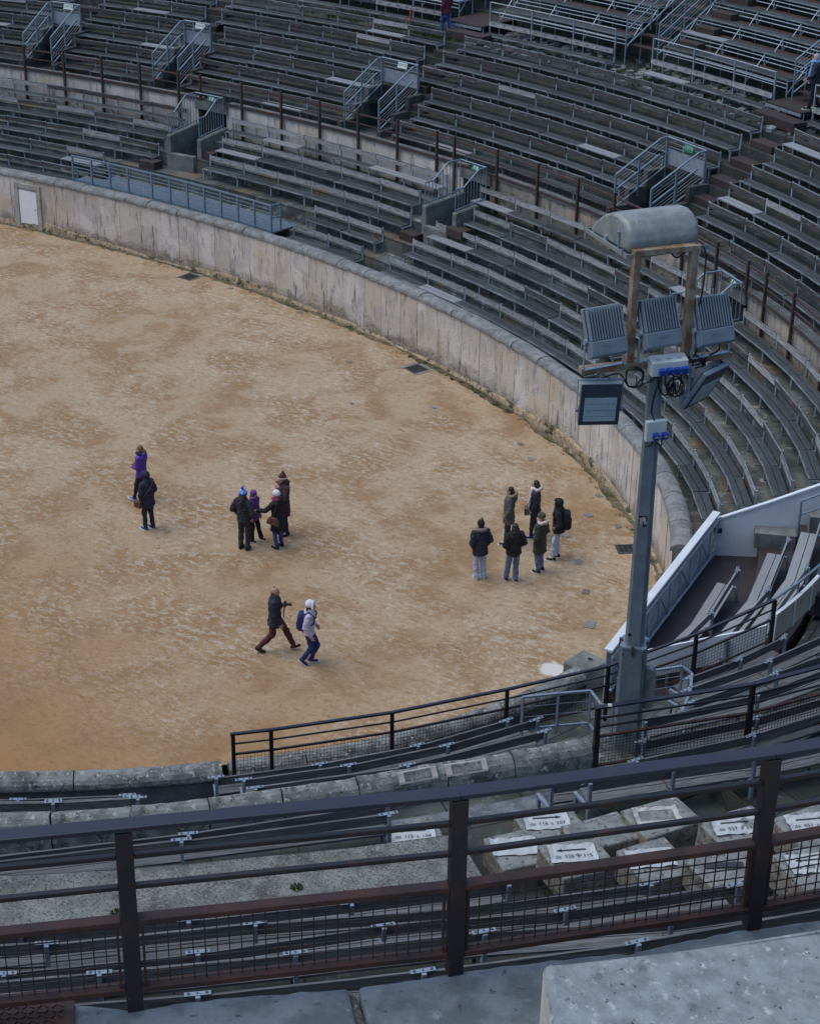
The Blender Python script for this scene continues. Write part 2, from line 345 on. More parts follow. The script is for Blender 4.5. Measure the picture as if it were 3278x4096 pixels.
F_PROF = [(.40, 1.60), (1.30, 1.60), (1.30, 2.12), (2.10, 2.12), (2.10, 2.66), (2.91, 2.66), (2.91, 3.20), (3.72, 3.20), (3.72, 3.74), (4.74, 3.74), (4.74, 4.74), (5.75, 4.74), (5.75, 5.24), (6.51, 5.24), (6.51, 5.73), (7.28, 5.73), (7.28, 6.22), (8.04, 6.22), (8.04, 6.71), (8.81, 6.71), (8.81, 7.2), (9.58, 7.2), (9.58, 7.66), (12.6, 7.74), (12.6, 8.3), (14, 8.3), (14, 9.4), (15.5, 9.4), (15.5, 10.4), (17, 10.4), (17, 12), (24, 16), (24.2, 17.4), (27, 17.4), (27.2, 20), (31, 20), (31.5, -.5)]
def near_prof(k):   # k widens the treads towards the narrow end of the oval
    s = lambda d: d+k*(.35 if d < 7.5 else .62)
    L = F_PROF[:9]+[(5.0, 3.74), (5.0, 4.36)]
    L += [(s(6.36), 4.36), (s(6.36), 4.78), (s(7.1), 4.78), (s(7.1), 5.2), (s(8.6), 5.2), (s(8.6), 5.38), (s(9.98), 5.5), (s(9.98), 5.95), (s(10.72), 5.95), (s(10.72), 6.4), (s(11.75), 6.4), (s(11.75), 6.8), (s(12.5), 6.8), (s(12.5), 7.25), (s(13.5), 7.25), (s(13.5), 7.55), (15, 8.3), (15.2, 8.7), (17, 10), (17.2, 10.6), (21.5, 14.2), (21.6, 14.6), (23.4, 16.3), (24.9, 16.4), (28, 16.5), (28.2, 16.5)]
    return L
def gate_prof(k):
    L = [(.4, .02), (1.3, .02), (1.3, .03), (2.1, .03), (2.1, .04), (2.91, .04), (2.91, .05), (3.75, .05), (3.75, 2.6), (5.6, 3.3), (5.6, 4.0)]
    return L+near_prof(1.3)[11:]
def rslope(k):
    L = [(.4, 1.6), (1.5, 1.6), (1.5, 1.75), (2.6, 2.0), (2.6, 2.35), (3.4, 2.68), (3.4, 2.7), (4.1, 2.72), (4.1, 3.02), (4.9, 3.04), (4.9, 3.3), (5.7, 3.55), (5.7, 3.6), (6.7, 3.8), (6.9, 4.36), (7.6, 4.36), (7.7, 4.78), (8.6, 4.78)]
    N_ = near_prof(1.4); return L+[(max(d, 8.7), z) for d, z in N_[18:]]
LVOM = [84.25, 62.0, 37.4]                    # exit pits of the lower tier
MVOM = [(100.4, 97.9), (89.85, 87.55), (74.2, 71.1), (51.1, 47.6)]   # stairwells of the middle tier
def blendp(p, q, t): return [(lerp(a[0], b[0], t), lerp(a[1], b[1], t)) for a, b in zip(p, q)]
def prof(a):
    if a > 15.4:
        p = list(F_PROF)
        for c in LVOM:
            if abs(a-c) < 1.15:
                for i in range(5, 10): p[i] = (p[i][0], 2.66)
        for hi, lo in MVOM:
            if lo < a < hi:
                for i in range(11, 16): p[i] = (p[i][0], 4.74)
        return p
    if a > -4.5: return gate_prof(0)
    if a > -15: return rslope(0)
    if a > -15.8: return blendp(rslope(0), near_prof(1.0), (-15-a)/.8)
    k = interp(a, [(-30, 0), (-20, 1)]); p = near_prof(k)
    if -24.3 < a: p = [(d, z-.45 if 13 < i < 23 else z) for i, (d, z) in enumerate(p)]
    return p
angs = set()
a = -70.0
while a < 290: angs.add(round(a, 3)); a += .8 if a < 130 else 2.5
for c in LVOM: angs |= {c-1.151, c-1.149, c+1.149, c+1.151}
for hi, lo in MVOM: angs |= {lo-.001, lo+.001, hi-.001, hi+.001}
angs |= {15.401, 15.399, -4.499, -4.501, -24.299, -24.301, -15.799, -15.801, -15.001}
angs = sorted(angs)
mb = MB(); u = 0.0; prev = None
for a in angs:
    p = prof(a); v = 0; row = []
    for k, (d, z) in enumerate(p):
        if k: v += math.hypot(d-p[k-1][0], z-p[k-1][1])
        q = P(a, d, z); j = mnoise.noise(q*1.7)*.018; row.append((q+V3((0, 0, j)), v))
    if prev:
        for k in range(len(p)-1):
            mb.face([prev[k][0], row[k][0], row[k+1][0], prev[k+1][0]], 0, [(pu, prev[k][1]), (uu, row[k][1]), (uu, row[k+1][1]), (pu, prev[k+1][1])] if False else [(u, prev[k][1]), (u+arc(pa, a, 5), row[k][1]), (u+arc(pa, a, 5), row[k+1][1]), (u, prev[k+1][1])])
        u += arc(pa, a, 5)
    prev, pa = row, a
tag(mb.build('terrace', 'tread_stone', org=(0, 0, 0)), kind='structure')

# ------------------------------------------------------------------ arena wall with its coping
def ring_wall(name, a0, a1, label, slabw, d0, zb, zt, mats, group=None):
    t = thing(name, P((a0+a1)/2, d0, zb), label, 'wall', group)
    mb = MB(); u = 0; a = a0; r = random.Random(int(a0*10))
    while a < a1-.05:
        w = slabw*r.uniform(.8, 1.2); da = w/(arc(a, a+1, d0)); b = min(a+da, a1)
        off = r.uniform(0, .018)-.009; g = .012*da/w; col = r.random()
        n = 2
        for i in range(n):
            x0, x1 = lerp(a+g*.5, b-g*.5, i/n), lerp(a+g*.5, b-g*.5, (i+1)/n); u0, u1 = u+w*i/n, u+w*(i+1)/n
            mb.face([P(x0, d0+off, zb), P(x1, d0+off, zb), P(x1, d0+off, zt), P(x0, d0+off, zt)], 0, [(u0, zb), (u1, zb), (u1, zt), (u0, zt)], col)
        for x, uu in ((a+g*.5, u), (b-g*.5, u+w)):
            mb.face([P(x, d0+off, zb), P(x, d0+.05, zb), P(x, d0+.05, zt), P(x, d0+off, zt)], 0, [(uu, zb)]*4, col)
        u += w; a = b
    k = max(2, int((a1-a0)/1.5))
    for i in range(k):
        x0, x1 = lerp(a0, a1, i/k), lerp(a0, a1, (i+1)/k)
        mb.face([P(x0, d0+.045, zb), P(x1, d0+.045, zb), P(x1, d0+.045, zt), P(x0, d0+.045, zt)], 1, [(0, 0)]*4, 0)
        mb.face([P(x0, d0+.36, zb), P(x1, d0+.36, zb), P(x1, d0+.36, zt), P(x0, d0+.36, zt)], 2, [(0, 0)]*4, 0)
    for x in (a0, a1): mb.face([P(x, d0, zb), P(x, d0+.36, zb), P(x, d0+.36, zt), P(x, d0, zt)], 2, [(0, 0)]*4, 0)
    mb.build('facing', mats, t, fixn=False)
    return t
def coping(parent, a0, a1, dc, zc, w, h, mname='coping_stone', seed=1, joint=1.5):
    mb = MB(); r = random.Random(seed); a = a0
    while a < a1-.05:
        b = min(a+joint*r.uniform(.8, 1.2)/arc(a, a+1, dc), a1); rings = []; dz = r.uniform(-.012, .012); dd = r.uniform(-.012, .012)
        gap = .012/arc(a, a+1, dc)
        nr_ = 12 if a < 0 else 5
        for i in range(nr_):
            x = lerp(a+gap, b-gap, i/(nr_-1)); ring = []
            for k in range(9):
                th = pi*k/8; ring.append(P(x, dc+dd+cos(pi-th)*w/2, zc+dz+sin(th)*h*.82+ (0.18*h)))
            ring = [P(x, dc-w/2+dd, zc)]+ring+[P(x, dc+w/2+dd, zc)]
            rings.append(ring)
        mb.loft(rings); a = b
    return mb.build('coping', mname, parent, smooth=False, bevel=0, rough=.016)
def footing(parent, a0, a1, seed, hmax=.34):
    mb = MB(); n = int((a1-a0)/.55); prev = None
    for i in range(n+1):
        a = lerp(a0, a1, i/n); q = P(a, 0); row = []
        hh = max(.06, hmax*(.45+1.3*mnoise.noise(V3((q.x*.28, q.y*.28, seed)))))
        for k in range(6):
            f = k/5; w = P(a, 0, hh*f)
            pr = .075*(1-f)**.7+.05*mnoise.noise(w*3.1+V3((seed, 0, 0)))
            row.append(P(a, -max(pr, -.02)-.005 if k < 5 else .03, hh*f-(.05 if k == 0 else 0)))
        if prev:
            for k in range(5): mb.face([prev[k], row[k], row[k+1], prev[k+1]])
        prev = row
    return mb.build('footing', 'rubble', parent, smooth=False, rough=.03)
pw = ring_wall('arena_wall', 12.9, 250, 'pale stone slab wall with rounded coping enclosing the far side of the sand', 1.02, 0, -.1, 2.1, ['podium_stone', 'dark_void', 'concrete'])
coping(pw, 12.9, 250, .22, 2.02, .56, .2, seed=3); footing(pw, 13.2, 200, 5)
mb = MB(); prev = None
for i in range(361):
    a = lerp(13, 112, i/360); q = P(a, 0); w = .1+.3*max(0, mnoise.noise(q*.55)+.25)+.08*mnoise.noise(q*3); row = [P(a, -max(w, .05)-.06, .004), P(a, -.0, .012)]
    if prev: mb.face([prev[0], row[0], row[1], prev[1]])
    prev = row
tag(mb.build('verge', 'verge_soil', org=(0, 0, 0)), kind='structure')
# white door in the wall
dr = thing('door', P(93.8, -.02, .08), 'white metal service door low in the arena wall, with stone frame', 'door')
mb = MB()
xa = (P(92.95, 0)-P(94.65, 0)).normalized(); yo = nrm(93.8); c = P(93.8, -.035, 0); za = V3((0, 0, 1))
mb.obox(c+za*.86, xa*.44, yo*.02, za*.7); mb.build('leaf', 'door_white', dr, bevel=.006)
mb = MB()
for sx in (-1, 1): mb.obox(c+xa*sx*.56+za*.84, xa*.1, yo*.045, za*.82)
mb.obox(c+za*1.74, xa*.66, yo*.05, za*.1); mb.build('frame', 'plaster_rough', dr, bevel=.01)
mb = MB(); mb.obox(c+za*.12-yo*.0, xa*.45, yo*.012, za*.05); mb.build('threshold', 'dark_void', dr)
mb = MB(); mb.tube(c+xa*.36+za*.85-yo*.02, c+xa*.36+za*.85-yo*.06, .02); mb.build('handle', 'bolt_steel', dr)
nw = ring_wall('arena_wall', -70, -6.6, 'near stretch of arena wall with worn rounded coping, behind the dark railing', 1.05, 0, -.1, 2.1, ['podium_stone', 'dark_void', 'concrete'])
coping(nw, -70, -29.9, .2, 2.04, .5, .26, 'lichen_stone', seed=8, joint=3.4)
coping(nw, -29.6, -7.0, .2, 1.98, .52, .28, 'lichen_stone', seed=9, joint=1.6)
footing(nw, -60, -8, 15)

# wall between lower and middle tier
def seg_wall(a0, a1, label, mt='upper_plaster'):
    t = ring_wall('terrace_wall', a0, a1, label, 1.5, 4.62, 3.7, 5.0, [mt, 'plaster_rough', 'concrete'])
    mb = MB(); rings = []; k = int((a1-a0)/1.2)
    for i in range(k+1):
        x = lerp(a0, a1, i/k); j = .015*mnoise.noise(P(x, 0)*.9)
        rings.append([P(x, 4.56+j, 4.94), P(x, 5.0, 4.94), P(x, 5.0, 5.02+j), P(x, 4.58+j, 5.02+j)])
    mb.loft(rings); mb.build('cap', 'concrete', t)
    return t
cuts = [(15.6, 36.1, 'plastered wall under the rusty railing, right of the exit pit behind the floodlights'), (38.7, 60.85, 'plastered wall under the rusty railing, between middle exit pit and floodlights'), (63.15, 83.1, 'stained white plastered wall under the rusty railing, between left and middle exit pits'), (85.4, 140, 'stained white plastered wall under the rusty railing, left of the left exit pit')]
for c in cuts: seg_wall(*c, mt='upper_dirty' if c[0] < 60 else 'upper_plaster')

# ------------------------------------------------------------------ plank benches
def seat_mesh(name, m, ends=.0):
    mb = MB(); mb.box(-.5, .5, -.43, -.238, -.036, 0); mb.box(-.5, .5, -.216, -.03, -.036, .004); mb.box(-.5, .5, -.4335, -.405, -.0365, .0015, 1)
    return mb.data(name, [m, 'wood_edge_lit' if m == 'wood_old' else m], bevel=0)
def back_mesh(name, m):
    mb = MB(); mb.box(-.5, .5, -.018, .018, -.175, 0); mb.box(-.5, .5, -.0195, .019, -.022, .0015, 1); return mb.data(name, [m, m if m in ('wood_near', 'wood_new') else 'wood_edge_lit'])
def frame_mesh(name, m, leg=.40):
    mb = MB(); w = .028
    mb.box(-w, w, -.385, -.34, -.42-leg, -.456); mb.box(-w, w, .02, .065, -.42-leg, .015)
    mb.box(-w, w, -.42, .02, -.5, -.458); return mb.data(name, m)
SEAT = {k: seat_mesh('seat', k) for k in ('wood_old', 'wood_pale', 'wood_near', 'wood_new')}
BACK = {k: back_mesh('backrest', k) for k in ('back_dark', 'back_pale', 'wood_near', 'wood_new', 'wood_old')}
FRAME = frame_mesh('frame', 'steel')
mb = MB(); mb.box(-.16, .16, -.035, .035, .012, .02)
for x in (-.11, 0, .11): mb.tube((x, 0, .02), (x, 0, .034), .019 if x else .012, n=6, mi=1)
BRK = mb.data('bracket', ['steel_bright', 'bolt_steel'])
mb = MB(); w = .03
mb.box(-w, w, -.40, -.34, -.82, -.456); mb.box(-w, w, .02, .08, -.82, .012); mb.box(-w, w, -.43, .02, -.51, -.458)
NFRAME = mb.data('frame', 'steel_bright')
seatno = [0]
def bench_run(label, group, joints, outs, seatm, backm, near=False, num=0.0, pale=.1, cat='bench', bpale=0.0, r=rnd, droop=0.0):
    c = joints[len(joints)//2]
    t = thing('bench', (c.x, c.y, c.z-.84), label, cat, group)
    for i, (q, n) in enumerate(zip(joints, outs)):
        tg = V3((-n.y, n.x, 0)); f = inst('frame', NFRAME if near else FRAME, q, tg, n, t)
        if near:
            d_ = (joints[min(i+1, len(joints)-1)]-joints[max(i-1, 0)]); k = inst('bracket', BRK, q, d_, n, None)
            k.parent = f; k.matrix_basis = Matrix()
    for q, q2, n, n2 in zip(joints, joints[1:], outs, outs[1:]):
        d = q2-q; L = d.length; n_ = (n+n2).normalized(); mid = (q+q2)/2
        sm = 'wood_pale' if r.random() < pale else seatm
        jz = r.uniform(-.014, .012); inst('seat', SEAT[sm], mid+V3((0, 0, -.42+jz)), d, n_, t, L-.03)
        bm_ = 'back_pale' if r.random() < bpale else backm
        b = inst('backrest', BACK[bm_], mid+V3((0, 0, r.uniform(-.01, .006))), d+V3((0, 0, r.uniform(-.016, .016)*L)), n_, t, L-.04)
        if num and r.random() < num:
            kk = 1/(L-.04)
            for j in range(4):
                seatno[0] += 1; vs, fs = text_mesh(str(seatno[0] % 96+2), .085); mbn = MB()
                mbn.mesh([((j+.5)/4-.5+v[0]*kk, -.021, -.085+v[1]) for v in vs], fs)
                o = bpy.data.objects.new('seat_number', mbn.data('seat_number', 'number_black', fixn=False)); COL.objects.link(o); o.parent = b
    return t
def ring_joints(a0, a1, d, zb, sec=1.85):
    n = max(1, round(arc(a0, a1, d)/sec)); ang = [lerp(a0, a1, i/n) for i in range(n+1)]
    return [P(x, d+.0, zb) for x in ang], [nrm(x) for x in ang]
ROWL = ['lowest row', 'second row up', 'third row up', 'fourth row up', 'fifth and top row']
ROWM = ['front row by rusty railing', 'second row up', 'third row up', 'fourth row up', 'fifth row up', 'sixth and highest row']
LB = {'LA': ('lower tier, left of the left exit pit', [(112, 91.2), (112, 90), (112, 86.4), (112, 86.4), (112, 86.2)], .3, .1),
      'LB': ('lower tier, between left and middle exit pits', [(72.1, 65.8), (71.6, 65.5), (82.0, 64.5), (82.1, 65.2), (82.4, 64.3)], .85, .12),
      'LC': ('lower tier, between middle and floodlit exit pits', [(63.2, 41.4), (62.7, 41), (62.2, 40.2), (60.4, 40.3), (61.4, 39.4)], .75, .1),
      'LD': ('lower tier, running to the white stand wall', [(38.6, 18.1), (38, 17.5), (36.8, 16.4), (35.8, 16.2), (35.9, 15.8)], .75, .06)}
for key, (bl, rows, bp, pl) in LB.items():
    for k, (a0, a1) in enumerate(rows):
        j, o = ring_joints(a0, a1, 1.224+.808*k, 2.426+.537*k)
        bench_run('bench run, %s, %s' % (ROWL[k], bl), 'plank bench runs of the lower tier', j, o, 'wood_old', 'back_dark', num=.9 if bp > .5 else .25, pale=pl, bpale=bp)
MBK = {'MA': ('middle tier, left of the first stairwell', [(112, 100.7)]*3+[(112, 100.2)]*3),
       'MB': ('middle tier, between first and second stairwells', [(97.7, 90.1), (97.7, 90.2), (98.1, 90.2), (98.1, 90), (97.8, 89.9), (97.8, 89.9)]),
       'MC': ('middle tier, between second and third stairwells', [(87.4, 74.8), (87.6, 75.1), (87.5, 74.8), (87.5, 73.3), (88.6, 72.9), (88.7, 72.4)]),
       'MD': ('middle tier, between third and fourth stairwells', [(70.3, 51.8), (70.0, 51.7), (70.1, 51.3), (71.9, 48.1), (71.4, 48.0), (70.8, 47.9)]),
       'ME': ('middle tier, right of the fourth stairwell', [(44.9, 24), (45.5, 25), (45.5, 26), (45.4, 28), (45.2, 30), (45.3, 32)])}
for key, (bl, rows) in MBK.items():
    for k, (a0, a1) in enumerate(rows):
        j, o = ring_joints(a0, a1, 5.681+.7643*k, 5.583+.4921*k)
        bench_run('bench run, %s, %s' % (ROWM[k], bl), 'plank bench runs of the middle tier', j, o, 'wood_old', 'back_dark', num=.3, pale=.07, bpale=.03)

# ------------------------------------------------------------------ rusty railing on the terrace wall
def rail_post(mb, a, d, z0, z1, w=.075): mb.obox(P(a, d, (z0+z1)/2), V3((-nrm(a).y, nrm(a).x, 0))*w/2, nrm(a)*w*.6, V3((0, 0, (z1-z0)/2)))
PO = [105.9, 102.7, 99.55, 96.31, 93.18, 90.04, 86.88, 85.06, 81.66, 78.4, 75.2, 71.98, 68.68, 65.33, 63.83, 60.14, 56.56, 52.96, 49.6, 46.2, 42.9, 39.46, 36.1, 34.0, 30.57, 26.11, 21.6, 17.4]
def far_rail(lo, hi, label):
    t = thing('railing', P((lo+hi)/2, 4.55, 5), label, 'railing', 'rusty railing on the terrace wall')
    for a in PO:
        if lo <= a <= hi:
            mb = MB(); pit = any(abs(a-c) < 1.5 for c in LVOM); rail_post(mb, a, 4.53, 5.0 if pit else 3.72, 6.02); mb.build('post', 'rust_far', t)
    n = int((hi-lo)/1.6)
    for nm, z, w, h in (('top_rail', 5.86, .06, .05), ('middle_rail', 5.5, .035, .035), ('base_rail', 5.06, .05, .08)):
        mb = MB()
        for i in range(n): mb.bar(P(lerp(lo, hi, i/n), 4.55, z), P(lerp(lo, hi, (i+1)/n), 4.55, z), w, h)
        mb.build(nm, 'rust_far', t)
    mb = MB()
    for q in range(1, 4):
        for i in range(n): mb.bar(P(lerp(lo, hi, i/n), 4.55, 5.1+q*.1), P(lerp(lo, hi, (i+1)/n), 4.55, 5.1+q*.1), .005, .005)
    m_ = int((hi-lo)*5)
    for i in range(m_+1): mb.bar(P(lerp(lo, hi, i/m_), 4.55, 5.1), P(lerp(lo, hi, i/m_), 4.55, 5.48), .005, .005)
    mb.build('mesh_panel', 'wire', t)
far_rail(64.2, 110, 'long rusty railing on the white plastered wall, left of the middle exit pit')
far_rail(15.8, 63.9, 'long rusty railing on the plastered wall, right of the middle exit pit')

# ------------------------------------------------------------------ stairwells of the middle tier
SIDES = ['first stairwell from the left', 'second stairwell from the left', 'third stairwell from the left', 'stairwell above the big floodlight']
for (hi, lo), nm in zip(MVOM, SIDES):
    t = thing('stairwell_railing', P((hi+lo)/2, 5.2, 4.74), 'blue-grey sloping handrails with wires and exit sign around the %s' % nm, 'railing', 'railings round the middle tier stairwells')
    for x in (hi-.12, lo+.12):
        mb = MB(); pts = [(5.15, 6.32), (6.95, 7.25), (7.25, 7.27)]
        for dz in (0, -.52):
            mb.tube(P(x, 5.15, 6.32+dz), P(x, 6.95, 7.25+dz), .032, n=6)
        mb.tube(P(x, 6.95, 7.25), P(x, 7.25, 7.27), .032, n=6); mb.tube(P(x, 5.15, 5.22), P(x, 7.2, 6.28), .026, n=6)
        mb.build('handrail', 'steel_blue', t)
        for d in (5.15, 6.1, 7.22):
            mb = MB(); z1 = 6.32+(min(d, 6.95)-5.15)*.517; mb.bar(P(x, d, 4.76 if d < 6 else z1-1.35), P(x, d, z1), .055, .055, up=nrm(x)); mb.build('upright', 'steel_blue', t)
        mb = MB()
        for q in range(1, 9):
            if q == 4: continue
            mb.tube(P(x, 5.15, 6.32-q*.115), P(x, 7.2, 7.38-q*.115), .006, n=4, caps=False)
        mb.build('wires', 'steel', t)
    mb = MB()
    for z in (7.27, 7.12, 6.98): mb.tube(P(hi-.12, 7.25, z), P(lo+.12, 7.25, z), .03 if z > 7.2 else .01, n=6)
    mb.build('back_rail', 'steel_blue', t)
    mb = MB(); mb.bar(P(hi-.12, 7.3, 6.62), P(lo+.12, 7.3, 6.62), .03, .5); mb.build('back_panel', 'steel', t)
    m_ = (hi+lo)/2-.25; tg = (P(lo, 7.2)-P(hi, 7.2)).normalized(); ny = -nrm(m_)
    c = P(m_, 7.2, 7.16); up = (V3((0, 0, 1))*.94+nrm(m_)*.34).normalized()
    mb = MB(); mb.obox(c, tg*.23, tg.cross(up)*.008, up*.12, 0)
    fr = tg.cross(up)
    put_text(mb, 'SORTIE', .13, c+fr*.012, tg, up, 1)
    mb.build('exit_sign', ['sign_green', 'paper'] if 'flood' in nm else ['box_white', 'sign_green'], t, fixn=False)
    mb = MB(); mb.bar(P(hi+.05, 7.27, 5.5), P(lo-.05, 7.27, 5.5), .04, 1.5); tag(mb.build('doorway', 'dark_void', t), kind=None)
    for x in (hi+.08, lo-.08):
        mb = MB()
        for dd, zz in ((5.0, 5.2), (5.75, 5.7), (6.5, 6.2)): mb.bar(P(x, dd, zz-.28), P(x, dd+.78, zz-.28), .2, .62)
        mb.build('side_wall', 'wall_dark', t)
# brown plywood steps in the aisles
stepn = 0
def brown_step(a, d, z, w, dp, h, label, mname='board_brown'):
    tg = V3((-nrm(a).y, nrm(a).x, 0)); mb = MB(); mb.obox(P(a, d, z+h/2), tg*w/2, nrm(a)*dp/2, V3((0, 0, h/2)))
    tag(mb.build('wooden_step', mname, bevel=.012), label, 'step', 'brown wooden aisle steps')
for (hi, lo), nm, aa, ab in zip(MVOM, SIDES, (97.5, 87.3, 70.55, 46.6), (98.9, 89.2, 71.6, 46.7)):
    for k in range(6):
        x = aa if k < 3 else ab
        brown_step(x, 5.35+.764*k, 4.72+.492*k, .95 if k < 3 else 1.05, .5, .27, 'dark brown wooden step, %s of the aisle beside the %s' % (['foot', 'second', 'third', 'fourth', 'fifth', 'top'][k], nm))

# ------------------------------------------------------------------ exit pits of the lower tier
for c, nm in zip(LVOM, ('left exit pit above the blue railing', 'middle exit pit', 'exit pit behind the floodlights')):
    t = thing('exit_pit', P(c, 3.0, 2.66), 'concrete walled %s with barred handrails and green sign' % nm, 'exit', 'exit pits of the lower tier')
    mb = MB(); tg = V3((-nrm(c).y, nrm(c).x, 0))
    hl = 1.12
    for s in (-1, 1):
        x = c+s*hl; d0 = 2.75 if s > 0 else 3.0
        mb = MB(); mb.hexa([P(x-.18, d0, 2.1), P(x+.18, d0, 2.1), P(x+.18, 4.6, 2.1), P(x-.18, 4.6, 2.1), P(x-.18, d0, 3.95), P(x+.18, d0, 3.95), P(x+.18, 4.6, 4.1), P(x-.18, 4.6, 4.1)]); mb.build('side_wall', 'concrete', t, bevel=.02)
    mb = MB(); mb.hexa([P(c-hl+.2, 2.78, 2.1), P(c+hl-.2, 2.62, 2.1), P(c+hl-.2, 2.86, 2.1), P(c-hl+.2, 2.98, 2.1), P(c-hl+.2, 2.78, 3.3), P(c+hl-.2, 2.62, 3.3), P(c+hl-.2, 2.86, 3.3), P(c-hl+.2, 2.98, 3.3)])
    mb.build('front_wall', 'concrete', t, bevel=.02)
    mb = MB(); mb.bar(P(c-hl+.15, 4.68, 3.8), P(c+hl-.15, 4.68, 3.8), .03, 2.1); mb.build('doorway', 'dark_void', t)
    mb = MB(); mb.bar(P(c-hl-.2, 4.66, 4.82), P(c+hl+.2, 4.66, 4.82), .3, .34); mb.build('lintel', 'concrete', t)
    for s in (-1, 1):
        x = c+s*hl; d0 = 2.8 if s > 0 else 3.05
        mb = MB(); zt = lambda d: 4.78 if d < d0+.35 else min(4.78+(d-d0-.35)*.75, 5.3)
        L = [d0, d0+.35, d0+1.05, 4.45]
        for p, q in zip(L, L[1:]): mb.tube(P(x, p, zt(p)), P(x, q, zt(q)), .028, n=6)
        mb.tube(P(x, d0, 4.05), P(x, 4.45, 4.2), .022, n=6)
        k = 10
        for i in range(k+1):
            d = lerp(d0, 4.45, i/k); mb.bar(P(x, d, 3.98), P(x, d, zt(d)), .028 if i in (0, k) else .018, .028 if i in (0, k) else .018, up=nrm(x))
        mb.build('handrail', 'steel_blue', t)
    mb = MB(); mb.tube(P(c-hl, 4.45, 5.3), P(c+hl, 4.45, 5.3), .028, n=6); mb.build('handrail', 'steel_blue', t)
    mb = MB(); q = P(c-.25, 4.42, 5.18); up = (V3((0, 0, 1))*.9+nrm(c)*.43).normalized(); ft = (-tg).cross(up)
    mb.obox(q, -tg*.2, ft*.008, up*.1, 0)
    mb.obox(q+ft*.011-tg*.06, -tg*.05, ft*.002, up*.06, 1); mb.obox(q+ft*.011+tg*.07, -tg*.03, ft*.002, up*.05, 1); mb.tube(q+ft*.012+tg*.07+up*.06, q+ft*.014+tg*.07+up*.06, .022, mi=1)
    mb.build('exit_sign', ['sign_green', 'paper'], t)
    # stone half steps below the pit
    for k, (d, z) in enumerate(((2.35, 2.12), (1.62, 1.62))):
        for s, ww in ((0, .9),):
            mb = MB(); mb.obox(P(c+.5, d, z+.13), tg*ww, nrm(c)*.2, V3((0, 0, .14)))
            tag(mb.build('stone_step', 'concrete', bevel=.02, rough=.015), 'worn pale stone step, %s, below the %s' % (['upper one', 'lower one'][k], nm), 'step', 'stone steps below the exit pits')
for a, d, z, lab in ((86.4, 2.35, 2.66, 'left of the left exit pit, end of third row'), (82.75, 3.3, 3.2, 'beside the left exit pit, upper one on its right'), (82.9, 2.45, 2.12, 'beside the left exit pit, lower one on its right'), (89.6, 1.5, 2.12, 'left end of the blue platform, below the second row'), (63.8, 2.55, 2.66, 'left of the middle exit pit, on the third tread'), (60.4, 3.0, 3.2, 'right of the middle exit pit'), (79.2, 1.05, 1.62, 'middle of the blue platform against the stone ledge')):
    brown_step(a, d, z, .8, .5, .3, 'dark brown wooden step box, '+lab)

# ------------------------------------------------------------------ blue steel platform on the arena wall
t = thing('viewing_platform', P(81.6, .9, 1.6), 'blue steel platform with barred railing on top of the arena wall', 'platform')
mb = MB(); rings = []
for i in range(13):
    x = lerp(90.4, 72.7, i/12); rings.append([P(x, .48, 2.12), P(x, 1.8, 2.12), P(x, 1.8, 2.18), P(x, .48, 2.18)])
mb.loft(rings); mb.build('deck', 'deck_steel', t)
PB = [90.4, 88.75, 87.15, 85.55, 83.45, 81.85, 80.3, 78.8, 77.3, 75.8, 74.3, 72.8]
for x in PB:
    mb = MB(); rail_post(mb, x, .5, 2.1, 3.19, .06); mb.build('post', 'steel_blue', t)
for x, y in zip(PB, PB[1:]):
    mb = MB(); mb.bar(P(x, .5, 3.17), P(y, .5, 3.17), .05, .05)
    for z in (3.02, 2.88, 2.74): mb.tube(P(x, .5, z), P(y, .5, z), .014, n=5)
    mb.bar(P(x, .5, 2.6), P(y, .5, 2.6), .03, .03); mb.bar(P(x, .5, 2.24), P(y, .5, 2.24), .03, .05)
    mb.build('rail_panel', 'steel_blue', t)
mb = MB()
for z in (3.17, 2.7): mb.bar(P(72.8, .5, z), P(72.75, .95, z), .04, .04)
rail_post(mb, 72.75, .95, 2.1, 3.19, .05); mb.build('end_rail', 'steel_blue', t)

